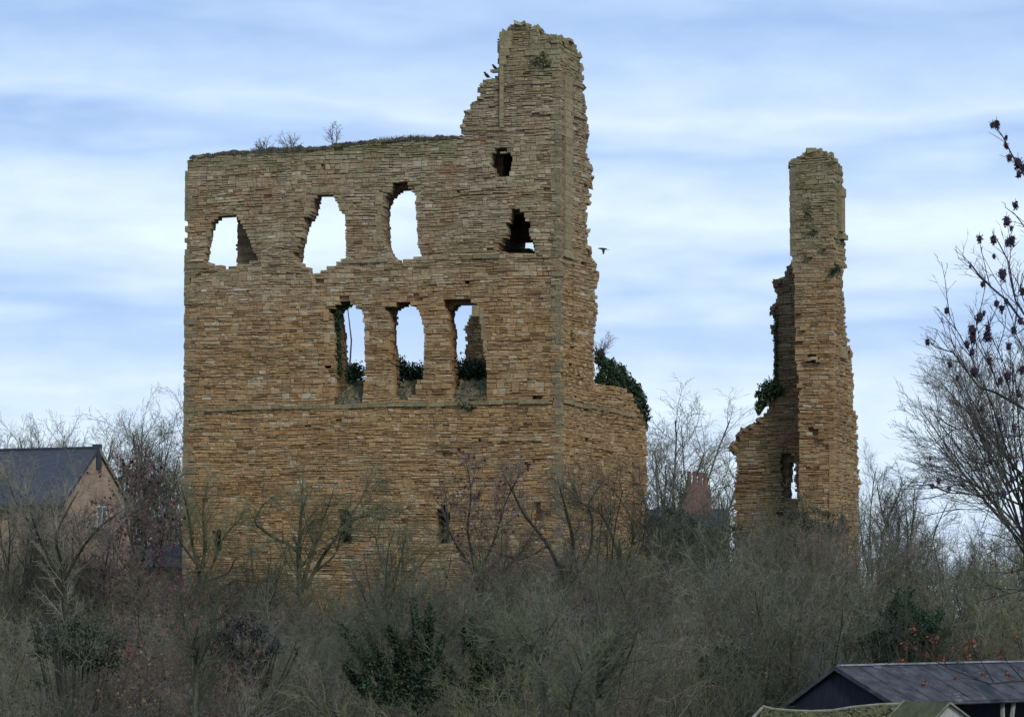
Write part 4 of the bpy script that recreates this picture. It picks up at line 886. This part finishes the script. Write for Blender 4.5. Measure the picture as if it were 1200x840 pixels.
# ------------------------------------------------------------------ the near seeding tree at the right edge
def near_tree():
    rng = random.Random(91); Y = 42.0; tr, cr = MB(), MB()
    base = at(1420, 900, Y); base.z = ground(base.x, Y)
    root = empty('seeding_tree', 'near tree reaching in from the right edge with dark purple seed clusters', 'tree', base)
    hub = at(1330, 640, Y); top = at(1300, 250, Y)
    tr.tube([base-Vector((0, 0, .3)), base.lerp(hub, .55)+Vector((.05, 0, 0)), hub, hub.lerp(top, .5)+Vector((.06, .1, 0)), top], [.15, .125, .10, .06, .03], 9)
    B = [([(1302, 330), (1260, 270), (1225, 228), (1200, 205), (1185, 180), (1175, 160), (1166, 147)], .016),
         ([(1300, 300), (1262, 290), (1230, 285), (1200, 265), (1190, 252), (1178, 243)], .013),
         ([(1315, 500), (1250, 430), (1215, 385), (1200, 368), (1190, 352), (1182, 307), (1170, 284), (1164, 275)], .018),
         ([(1188, 345), (1182, 318), (1185, 290), (1180, 259)], .007),
         ([(1322, 560), (1260, 470), (1215, 400), (1180, 352), (1161, 336), (1148, 323), (1137, 308)], .020),
         ([(1160, 335), (1157, 323), (1151, 297), (1147, 279)], .007),
         ([(1325, 580), (1260, 520), (1197, 477), (1167, 460), (1147, 453), (1127, 427), (1117, 413), (1097, 407), (1087, 400)], .020),
         ([(1135, 438), (1118, 405), (1108, 390), (1103, 372)], .007), ([(1150, 448), (1137, 415), (1120, 385), (1110, 364)], .008),
         ([(1170, 455), (1160, 425), (1148, 400), (1143, 372)], .008), ([(1185, 470), (1178, 430), (1160, 390), (1157, 370)], .009),
         ([(1320, 600), (1250, 580), (1200, 573), (1150, 580), (1110, 577), (1090, 568)], .014), ([(1318, 610), (1240, 566), (1200, 567), (1170, 585), (1150, 597), (1120, 596)], .012),
         ([(1310, 480), (1240, 440), (1205, 420), (1190, 390), (1186, 372)], .012), ([(1260, 520), (1210, 508), (1180, 512), (1140, 500), (1105, 505)], .010), ([(1230, 545), (1195, 535), (1160, 545), (1125, 535)], .008),
         ([(1215, 390), (1195, 340), (1198, 320)], .009), ([(1328, 640), (1260, 630), (1205, 600), (1190, 620), (1180, 650)], .012), ([(1327, 660), (1255, 650), (1210, 640), (1175, 640), (1150, 652)], .010),
         ([(1335, 800), (1280, 800), (1200, 797), (1160, 801), (1115, 784), (1081, 767), (1058, 752)], .014), ([(1110, 782), (1098, 755), (1085, 738), (1072, 733)], .006), ([(1130, 790), (1118, 768), (1112, 755)], .006),
         ([(1085, 769), (1068, 768), (1056, 775)], .005), ([(1165, 800), (1150, 775), (1140, 758), (1134, 748)], .007), ([(1200, 797), (1180, 775), (1172, 760)], .007), ([(1230, 798), (1200, 770), (1196, 745)], .007),
         ([(1328, 690), (1260, 690), (1205, 690), (1170, 698)], .010), ([(1250, 690), (1210, 668), (1188, 666)], .008)]
    tips = []
    for P, r0 in B:
        yo = rng.uniform(-1.5, 1.5); pts = []
        for i, (x, y) in enumerate(P): pts.append(at(x, y, Y+yo*(i/len(P))))
        n = len(pts); cr_ = tr if r0 > .011 else cr
        cr_.tube(pts, [max(.0035, r0*(1-.75*i/(n-1))) for i in range(n)], 5)
        for i in range(max(1, n//3), n):
            for _ in range(2 if P[i][1] < 700 else 1):
                q = pts[i-1].lerp(pts[i], rng.random()); d = ((pts[i]-pts[i-1]).normalized()+Vector((rng.gauss(0, .6), rng.gauss(0, .4), rng.gauss(.35, .4)))).normalized()*rng.uniform(.06, .28)
                cr.tube([q, q+d*.5+Vector((rng.gauss(0, .01), 0, .01)), q+d], [.0042, .0035, .0022], 3); 
                if rng.random() < .35: tips.append(q+d)
    NT = dict(seg=[.3, .2, .12, .1], wander=[.08, .12, .16, .2], up=[.05, .06, .06, .05], k=[5, 4, 3, 3], n=[5, 4, 3], t0=[.25, .2, .2], ang=[(20, 50), (25, 55), (25, 60)], ratio=[.6, .55, .5], rr=[.6, .6, .6], rmin=.0028)
    for P, r0 in B:
        if r0 < .008: continue
        for c in range(5 if P[-1][1] < 700 else 3):
            i = rng.randrange(max(1, len(P)//3), len(P)); u_ = rng.random(); x = P[i-1][0]*(1-u_)+P[i][0]*u_; y = P[i-1][1]*(1-u_)+P[i][1]*u_
            if y < 330: continue
            q = at(x, y, Y); d = at(P[i][0], P[i][1], Y)-at(P[i-1][0], P[i-1][1], Y)
            grow([cr]*4, q, d.normalized()+Vector((rng.gauss(0, .5), rng.gauss(0, .5), rng.gauss(.2, .5))), rng.uniform(.3, .7), .006, 1, 3, rng, NT)
    reparent(tr.build('trunk', M['twig_dark']), root); reparent(cr.build('crown', M['twig_dark']), root)
    # hanging seed bunches: each a bundle of winged keys
    seeds = [(1163, 146, 5), (1168, 145, 7), (1179, 161, 4), (1179, 170, 5), (1183, 184, 6), (1193, 190, 9), (1194, 203, 6), (1200, 196, 7), (1190, 240, 6), (1180, 258, 8), (1164, 280, 7), (1185, 267, 4), (1186, 281, 8), (1181, 283, 6), (1148, 279, 6), (1175, 321, 9), (1152, 332, 5),
             (1137, 312, 3), (1109, 363, 5), (1087, 400, 5), (1139, 386, 8), (1140, 396, 7), (1148, 371, 8), (1157, 393, 9), (1158, 384, 6), (1153, 366, 4), (1179, 352, 5), (1168, 355, 6), (1174, 361, 6), (1188, 386, 6), (1182, 405, 6), (1159, 422, 6), (1142, 434, 8), (1133, 403, 6), (1139, 412, 5), (1113, 427, 5), (1122, 442, 4),
             (1172, 445, 6), (1181, 440, 7), (1194, 460, 6), (1150, 478, 4), (1171, 493, 6), (1198, 432, 7), (1100, 563, 5), (1112, 572, 4), (1090, 537, 3), (1092, 569, 4), (1128, 567, 4), (1176, 578, 5), (1198, 340, 6), (1165, 300, 4), (1196, 375, 6), (1188, 500, 6), (1160, 540, 4), (1186, 560, 6)]
    for (x, y, r_) in seeds:
        mb = MB(); c = at(x, y, Y+rng.uniform(-.6, .6)); k = r_/FPX*Y*.95
        mb.tube([c+Vector((0, 0, k*.55)), c+Vector((0, 0, k*.25)), c-Vector((0, 0, k*.5)), c-Vector((0, 0, k*.9))], [k*.15, k*.5, k*.45, k*.1], 7, .3)
        for _ in range(60):
            a = rng.uniform(0, 6.28); zq = rng.uniform(-1.1, .6); rr = k*rng.uniform(.3, .75)*(1-.35*abs(zq)); p = c+Vector((math.cos(a)*rr, math.sin(a)*rr, zq*k))
            mb.leaf(p, k*rng.uniform(.35, .7), rng, asp=.5)
        mb.tube([c+Vector((0, 0, k*1.3)), c], [.003, .003], 3)
        reparent(mb.build('seed_cluster', M['seed_cluster']), root)
    rl = [(1070, 737, 6), (1090, 750, 5), (1098, 749, 5), (1103, 772, 6), (1086, 768, 5), (1062, 755, 6), (1054, 775, 5), (1130, 760, 6), (1138, 752, 7), (1134, 770, 5), (1170, 766, 6), (1085, 800, 5), (1120, 795, 5), (1150, 790, 6), (1190, 748, 6), (1140, 655, 5), (1163, 660, 6), (1187, 667, 6), (1165, 698, 5), (1139, 660, 4), (1195, 700, 5), (1152, 640, 4), (1074, 760, 4), (1081, 802, 4), (1116, 760, 4), (1180, 790, 5)]
    for (x, y, r_) in rl:
        mb = MB(); c = at(x, y, Y+rng.uniform(-.4, .4)); k = r_/FPX*Y*.9
        for _ in range(16): mb.leaf(c+Vector((rng.gauss(0, .45), rng.gauss(0, .45), rng.gauss(0, .45)))*k, k*rng.uniform(.5, 1.0), rng, asp=.6)
        mb.tube([c+Vector((0, 0, k*1.2)), c], [.003, .003], 3)
        reparent(mb.build('dead_leaf', M['russet_leaf' if y > 700 else 'purple_leaf']), root)
near_tree()

# ------------------------------------------------------------------ houses
def gabled_house(name, label, px, py_eave, Y, yaw, width, length, ridge_h, ground_z, mats, over=.25, roof_t=.14):
    """near corner of the eaves at (px, py); gable end runs back to the right, the long side runs left"""
    ul = Vector((-math.cos(yaw), math.sin(yaw), 0)); ug_ = Vector((math.sin(yaw), math.cos(yaw), 0)); nl = -ug_; ng = -ul
    c = at(px, py_eave, Y); ze = c.z; zg = ground_z; up = Vector((0, 0, 1))
    root = empty(name, label, 'house', Vector((c.x, Y, zg)))
    b0 = Vector((c.x, c.y, zg)); mb = MB()
    # walls: gable prism along the length
    prof_ = [b0, b0+ug_*width, b0+ug_*width+up*(ze-zg), b0+ug_*(width/2)+up*(ze-zg+ridge_h), b0+up*(ze-zg)]
    mb.prism(prof_, ul*length); w = mb.build('wall', M[mats[0]], None, origin=b0); reparent(w, root)
    rf = MB(); e = Vector((c.x, c.y, ze)); rg = e+ug_*(width/2)+up*ridge_h
    for sgn, s0 in ((1, e), (-1, e+ug_*width)):
        sl = (rg-s0); sl_n = sl.normalized(); st = s0-sl_n*over; nrm = ul.cross(sl_n); nrm = nrm if nrm.z > 0 else -nrm
        a = st-ul*over*.3+nrm*.03; rr_ = rg-ul*over*.3+nrm*.03+sl_n*.02
        rf.hexa([a, a+ul*(length+over), rr_+ul*(length+over), rr_, a+nrm*roof_t, a+ul*(length+over)+nrm*roof_t, rr_+ul*(length+over)+nrm*roof_t, rr_+nrm*roof_t])
    ro = rf.build('roof', M[mats[1]]); reparent(ro, root)
    return root, b0, e, rg, ul, ug_, ng, nl
hz = ground(at(75, 585, 188).x, 188)
house, b0, e, rg, ul, ug_, ng, nl = gabled_house('brick_house', 'brown brick house with a dark slate roof and white gable window left of the keep', 75, 590, 188, R(24), 6.4, 13, 2.65, hz-.5, ('house_brick', 'slate'))
mb = MB(); q = rg+ul*.05; mb.box((q.x, q.y, q.z-.25), .16, .2, .6, ul, ug_); reparent(mb.build('chimney', M['slate']), house)
mb = MB(); sl_ = (e+ug_*6.4-rg); mb.prism([rg-ul*.12+Vector((0, 0, .2)), rg-ul*.12+sl_*1.03+Vector((0, 0, .2)), rg-ul*.12+sl_*1.03+Vector((0, 0, -.05)), rg-ul*.12+Vector((0, 0, -.05))], ul*.04); reparent(mb.build('verge_board', M['pale_edge']), house)
def wall_window(root, p, u, n, w, h):
    up = Vector((0, 0, 1)); fr = MB(); tfr = .08
    for (a, z_, hw, hh) in ((-w/2+tfr/2, 0, tfr/2, h/2), (w/2-tfr/2, 0, tfr/2, h/2), (0, h/2-tfr/2, w/2-tfr, tfr/2), (0, -h/2+tfr/2, w/2-tfr, tfr/2), (0, 0, .03, h/2-tfr)):
        c = p+u*a+n*.04+up*z_; fr.box(c, hw, .05, hh, u, n)
    wn = MB(); wn.box(p+n*.02, w/2-tfr, .02, h/2-tfr, u, n)
    sl = MB(); sl.box(p+n*.08-up*(h/2+.06), w/2+.1, .12, .05, u, n)
    win = fr.build('window', M['white_paint']); reparent(win, root)
    pa = wn.build('pane', M['glass']); pa.parent = win; pa.location = -(Vector(root.location)+Vector(win.location)) if False else Vector((0, 0, 0))
    si = sl.build('sill', M['white_paint']); si.parent = win
gz_ = onplane(118, 604, b0, ng); wall_window(house, gz_, ug_, ng, .95, .95)
mb = MB(); mb.box(rg+ul*6.6+Vector((0, 0, .2)), 6.6, .12, .05, ul, ug_); reparent(mb.build('ridge_tiles', M['slate']), house)
mb = MB(); ey = e-Vector((0, 0, .12))+nl*.30; mb.tube([ey-ul*.1, ey+ul*13], [.06, .06], 6); reparent(mb.build('gutter', M['dark_boards']), house)
cz = ground(at(185, 662, 205).x, 205)
cot, *_ = gabled_house('brick_cottage', 'small red brick outhouse with a grey slate roof beside the keep', 214, 664, 205, R(8), 3.2, 4.5, 1.0, cz-.5, ('red_brick', 'corrugated_roof'))
# distant house known from its chimney stack
hx = at(816, 590, 262)
far, b1, e1, rg1, ul1, ug1, ng1, nl1 = gabled_house('distant_house', 'distant house behind the thicket whose red brick chimney shows between the ruins', 850, 625, 262, R(6), 6, 11, 1.6, ground(hx.x, 262), ('red_brick', 'slate'))
mb = MB()
def cbox(x0, y0, x1, y1, Y, d): a = at(x0, y1, Y); b_ = at(x1, y0, Y); c = (a+b_)/2; mb.box((c.x, Y+d, c.z), (b_.x-a.x)/2, .42, (b_.z-a.z)/2)
cbox(801, 574, 833, 615, 264.8, 0); cbox(803, 568, 831, 573.9, 264.8, 0)
ch = mb.build('chimney', M['red_brick']); reparent(ch, far)
for x in (807.5, 814, 820, 826.5):
    a = at(x, 568, 264.8); b_ = at(x, 554 if x > 819 else 552, 264.8); pm = MB(); pm.tube([a-Vector((0, 0, .05)), a.lerp(b_, .3), a.lerp(b_, .85), b_], [.19, .15, .13, .16], 10)
    po = pm.build('chimney_pot', M['terracotta']); po.parent = ch
# ------------------------------------------------------------------ barn and mossy sheds, bottom right
def barn():
    Y = 140.0; A = at(983, 783, Y); Lc = at(919, 831, Y+1.2); Rc = at(1046, 822, Y-1.6); up = Vector((0, 0, 1))
    far_r = at(1260, 776.5, Y+9.0)
    ud = Vector((far_r.x-A.x, far_r.y-A.y, far_r.z-A.z)); Ln = ud.length; ud.normalize()
    zb = ground(A.x, Y)
    root = empty('black_barn', 'black boarded barn with a dark pitched roof at the lower right', 'barn', Vector((A.x, Y, zb)))
    wb = MB(); Lg, Rg = Vector((Lc.x, Lc.y, zb)), Vector((Rc.x, Rc.y, zb))
    gabp = [Lg, Rg, Rc-up*.05, A-up*.06, Lc-up*.05]; wb.prism(gabp, ud*.25)
    wb.prism([Lg, Lg+ud*Ln, Vector((0, 0, 0))+(Lc+ud*Ln)-up*.05, Lc-up*.05], Vector((.15, -.1, 0)))
    reparent(wb.build('wall', M['dark_boards']), root)
    rf = MB()
    for c in (Lc, Rc):
        d = (c-A).normalized(); out = d*.25; t_ = up*.09; f_ = -ud*.18
        rf.hexa([A+f_, A+ud*Ln, c+out+ud*Ln, c+out+f_, A+f_+t_, A+ud*Ln+t_, c+out+ud*Ln+t_, c+out+f_+t_])
    reparent(rf.build('roof', M['barn_roof']), root)
    dR = (Rc-A); dn_ = dR.normalized(); sb = .9
    while sb < Ln:
        st_ = MB(); j_ = random.Random(int(sb*10)).uniform(-.02, .02)
        p0 = A+ud*sb+up*.085; p1 = Rc+dn_*.24+ud*(sb+j_)+up*.085
        st_.hexa([p0, p0+ud*.05, p1+ud*.05, p1, p0+up*.025, p0+ud*.05+up*.025, p1+ud*.05+up*.025, p1+up*.025]); reparent(st_.build('sheet_lap', M['barn_roof']), root); sb += 1.05
    rc = MB(); k = 0; s = 0
    rng = random.Random(3)
    while s < Ln:
        l = 1.8; c = A+ud*(s+l/2)+up*(.12+rng.uniform(-.01, .01)); rc.box(c, l/2-.01, .09, .03, ud, ud.cross(up).normalized()); s += l
    reparent(rc.build('ridge_cap', M['ridge_cap']), root)
    vb = MB()
    for c in (Lc, Rc):
        d = (c-A); vb.hexa([A-ud*.24+up*.10, A-ud*.20+up*.10, c+d.normalized()*.25-ud*.20+up*.10, c+d.normalized()*.25-ud*.24+up*.10]+[A-ud*.24-up*.06, A-ud*.20-up*.06, c+d.normalized()*.25-ud*.20-up*.06, c+d.normalized()*.25-ud*.24-up*.06])
    reparent(vb.build('verge_board', M['corrugated_roof']), root)
    gt = MB(); d = (Rc-A).normalized()*.28; gt.tube([Rc+d, Rc+d+ud*Ln], [.04, .04], 6); reparent(gt.build('gutter', M['corrugated_roof']), root)
    for px in (1175, 1186):
        s = (at(px, 822, 142).x-Rc.x)/ud.x; p = Rc+ud*s+Vector((.05, .1, 0)); pm = MB(); top = p-up*.02
        pm.tube([Vector((p.x-(.0 if px == 1175 else .35), p.y, zb)), top+Vector((.0 if px == 1175 else .12, 0, 0))], [.10, .09], 6); reparent(pm.build('post', M['old_timber']), root)
    bw = MB(); rb = Rg+ud*6+Vector((-1.2, 1.2, 0)); bw.prism([Rg+ud*.3+Vector((-1.6, 2.2, 0)), Rg+ud*Ln+Vector((-1.6, 2.2, 0)), Rc+ud*Ln+Vector((-1.6, 2.2, .2)), Rc+ud*.3+Vector((-1.6, 2.2, .2))], Vector((.05, .12, 0))); reparent(bw.build('back_wall', M['dark_boards']), root)
barn()
def sheds():
    up = Vector((0, 0, 1)); rng = random.Random(8); Y = 122.0
    ridge = [(893, 829), (905, 832), (925, 834), (950, 835), (975, 834), (1000, 830), (1030, 827), (1062, 826)]
    root = empty('mossy_shed', 'long low shed with a sagging moss covered roof in front of the black barn', 'shed', Vector((at(975, 834, Y).x, Y, ground(at(975, 834, Y).x, Y))))
    mb = MB(); prev = None
    for k in range(43):
        px = 893+(1062-893)*k/42; y = prof(px, ridge)
        rp = at(px, y, Y); rw = []
        for j in range(8):
            d = j/7; q = rp+Vector((-.55*d, -2.6*d, -1.7*d+rng.uniform(-.03, .05))); rw.append(q)
        q = rp+Vector((.3, 2.2, -1.5)); rw = [q]+rw
        i = mb.addv(rw, 0)
        if prev is not None:
            for j in range(8): mb.f.append((prev+j, prev+j+1, i+j+1, i+j))
        prev = i
    reparent(mb.build('roof', M['mossy_roof']), root)
    ms = MB()
    for _ in range(2600):
        px = rng.uniform(895, 1060); d = rng.random(); q = at(px, prof(px, ridge), Y)+Vector((-.55*d, -2.6*d, -1.7*d)); ms.leaf(q+up*rng.uniform(.0, .06), rng.uniform(.05, .13), rng)
    mo = ms.build('moss', M['grass_blade']); mo['kind'] = 'stuff'; reparent(mo, root)
    rt = MB(); pts = [at(x, y-1, Y)+up*.02 for x, y in ridge]; rt.tube(pts, [.05]*len(pts), 6); pe = [at(893, 829, Y), at(880, 843, Y-2.4)]; rt.tube(pe, [.05, .05], 6); reparent(rt.build('ridge_edge', M['pale_edge']), root)
    wl = MB(); a = at(897, 829, Y); b_ = at(1060, 826, Y)
    for off, dz in ((-2.2, -1.55), (1.9, -1.4)):
        p0, p1 = a+Vector((-.3, off, dz)), b_+Vector((-.3, off, dz)); zb = ground(p0.x, Y)
        wl.hexa([Vector((p0.x, p0.y, zb)), Vector((p1.x, p1.y, zb)), Vector((p1.x, p1.y+.2, zb)), Vector((p0.x, p0.y+.2, zb)), p0, p1, p1+Vector((0, .2, 0)), p0+Vector((0, .2, 0))])
    reparent(wl.build('wall', M['old_timber']), root)
    # little gabled shed
    Y2 = 119.0; A = at(1112, 825, Y2); Lc = at(1092, 846, Y2); Rc = at(1140, 846, Y2); zb = ground(A.x, Y2)
    r2 = empty('gabled_shed', 'small shed with a mossy roof and pale gable at the bottom right', 'shed', Vector((A.x, Y2, zb)))
    ud = Vector((-.78, .62, 0)); w2 = MB(); w2.prism([Vector((Lc.x, Lc.y, zb)), Vector((Rc.x, Rc.y, zb)), Rc, A, Lc], Vector((-.6, 1.2, 0))); reparent(w2.build('wall', M['cream_boards']), r2)
    rf = MB(); Ln = 2.2
    for c in (Lc, Rc):
        dn = (c-A).normalized()*.1; f_ = Vector((0.02, -.06, 0)); bk = Vector((-1.15, 1.9, 0)); t_ = up*.08
        rf.hexa([A+f_, A+bk, c+dn+bk, c+dn+f_, A+f_+t_, A+bk+t_, c+dn+bk+t_, c+dn+f_+t_])
    reparent(rf.build('roof', M['mossy_roof']), r2)
    bb = MB()
    for c in (Lc, Rc): bb.tube([A+Vector((.02, -.1, .05)), c+(c-A).normalized()*.12+Vector((.02, -.1, .05))], [.035, .035], 4)
    bb.tube([A+Vector((-1.15, 1.9, .1))+(Lc-A)*0, A+Vector((-1.15, 1.9, .1))+(Lc-A)*1.0], [.035, .035], 4)
    reparent(bb.build('verge_board', M['pale_edge']), r2)
sheds()

# ------------------------------------------------------------------ small growth on the wall top
def wall_shrub(label, px, py, h, seed, stems, lean=.5):
    rng = random.Random(seed); p = onF(px, py, 0)-nF*.5; tr, cr = MB(), MB()
    P = dict(BUSH); P['seg'] = [.2, .15, .1, .1]; P['n'] = [6, 4, 2]; P['rmin'] = .006
    for k in range(stems):
        d = Vector((rng.uniform(-lean, lean), rng.uniform(-.2, .2), 1)); grow([tr, cr, cr, cr], p+Vector((rng.uniform(-.1, .1), 0, -.1)), d, h*rng.uniform(.7, 1.1), .022, 0, 3, rng, P)
    root = empty('wall_shrub', label, 'shrub', p); reparent(tr.build('stem', M['twig_purple']), root); reparent(cr.build('crown', M['twig_purple']), root)
wall_shrub('upright bare sapling growing on the wall top of the keep', 388, 171, 1.2, 901, 5, .6)
wall_shrub('spreading bare shrub on the wall top left of the upright sapling', 336, 175, 1.0, 902, 9, 1.3)
wall_shrub('low dark bare shrub on the wall top nearest the left end of the keep', 308, 177, .8, 903, 10, 1.2)
wall_shrub('tiny bare shrub on the wall top just left of the turret step', 478, 163, .35, 904, 7, 1.0)
# purple-brown bare growth over the ivy of the shoulder
rng = random.Random(4); tr, cr = MB(), MB(); p = onS(699, 425, .8)
P = dict(BUSH); P['seg'] = [.25, .2, .15, .1]; P['n'] = [6, 4, 3]
for k in range(7): grow([tr, cr, cr, cr], p, Vector((rng.uniform(-.1, .7), rng.uniform(-.3, .3), 1)), rng.uniform(.9, 1.6), .02, 0, 3, rng, P)
root = empty('wall_shrub', 'bare purplish shrub above the ivy on the right shoulder of the keep', 'shrub', p); reparent(tr.build('stem', M['twig_purple']), root); reparent(cr.build('crown', M['twig_purple']), root)

# ------------------------------------------------------------------ birds
def lathe_body(mb, spine, radii, k=8):
    mb.tube(spine, radii, k)
def perched_bird(label, p, size, face, matn, seed, group=None):
    """standing bird: one body with head and beak, folded wings, tail, two legs"""
    s = size; f_ = Vector((face, -.25, 0)).normalized(); up = Vector((0, 0, 1)); side = f_.cross(up)
    root = empty('bird', label, 'bird', p, group)
    mb = MB(); sp_ = [(-.42, .10, .01), (-.30, .14, .05), (-.12, .22, .12), (.06, .34, .15), (.18, .48, .12), (.24, .58, .085), (.30, .66, .095), (.36, .70, .075), (.42, .70, .03), (.52, .68, .008)]
    mb.tube([f_*(a*s)+up*(b_*s) for a, b_, _ in sp_], [r_*s*1.45 for *_, r_ in sp_], 10); mb.build('body', M[matn], root, True)
    for sg in (-1, 1):
        w = MB(); w.tube([f_*(.14*s)+up*(.42*s)+side*(.11*s*sg), f_*(-.08*s)+up*(.30*s)+side*(.14*s*sg), f_*(-.36*s)+up*(.13*s)+side*(.05*s*sg)], [.06*s, .075*s, .012*s], 6); w.build('wing', M[matn], root, True)
        l = MB(); l.tube([f_*(.02*s)+up*(.24*s)+side*(.06*s*sg), f_*(.0)+up*(.02*s)+side*(.06*s*sg), f_*(.1*s)+up*(.01*s)+side*(.06*s*sg)], [.022*s, .014*s, .012*s], 5); l.build('leg', M['feather'], root)
    tl = MB(); tl.hexa([f_*(a*s)+side*(w_*s)+up*(z_*s) for a, w_, z_ in ((-.32, -.05, .12), (-.32, .05, .12), (-.68, .07, .0), (-.68, -.07, .0), (-.32, -.05, .145), (-.32, .05, .145), (-.68, .07, .02), (-.68, -.07, .02))]); tl.build('tail', M[matn], root)
    return root
q = onF(571, 92, .4); perched_bird('black bird perched on the broken step beside the keep turret', q, .42, -1, 'feather', 1)
mb = MB(); q = onF(582.5, 82, .12); mb.box((q.x-.05, q.y, q.z-.07), .24, .2, .07, uF, nF, r=.3); reparent(mb.build('corbel_stub', M['stone']), keep)
q = onF(582, 82, .1)+Vector((-.08, 0, .0)); perched_bird('black bird clinging to the left edge of the keep turret', q, .36, -1, 'feather', 2)
for (px, py, fc, lb) in ((602, 36, -1, 'leftmost of three grey pigeons on the very top of the keep turret'), (610, 35, -1, 'middle of three grey pigeons on the very top of the keep turret'), (619, 36, 1, 'rightmost of three grey pigeons on the very top of the keep turret')):
    perched_bird(lb, onF(px, py, .4), .40, fc, 'pigeon_feather', 3)
def flying_bird(p):
    root = empty('bird', 'black bird flying in the sky right of the keep', 'bird', p); s = .36
    mb = MB(); mb.tube([Vector((.55*s, .1*s, -.06*s)), Vector((.3*s, .05*s, 0)), Vector((0, 0, .02*s)), Vector((-.3*s, -.05*s, .05*s)), Vector((-.45*s, -.07*s, .08*s)), Vector((-.6*s, -.09*s, .07*s)), Vector((-.72*s, -.1*s, .05*s))], [.03*s, .10*s, .16*s, .13*s, .10*s, .08*s, .01*s], 9); mb.build('body', M['feather'], root, True)
    for pts in ([(.1, 0, .02), (.2, -.35, -.3), (.05, -.45, -.75), (-.1, -.4, -.72), (-.15, -.3, -.35), (-.2, 0, .04)], [(.15, .05, .05), (.45, .5, .15), (.5, .9, .1), (.3, .85, .12), (.05, .5, .14), (-.15, .05, .05)]):
        w = MB(); w.prism([Vector(q)*s for q in pts], Vector((.0, .0, .035*s))); w.build('wing', M['feather'], root)
    t_ = MB(); t_.hexa([Vector(q)*s for q in ((.5, .02, -.06), (.5, .16, -.06), (.85, .26, -.12), (.85, .02, -.12), (.5, .02, -.03), (.5, .16, -.03), (.85, .26, -.1), (.85, .02, -.1))]); t_.build('tail', M['feather'], root)
flying_bird(at(707, 292, 188))
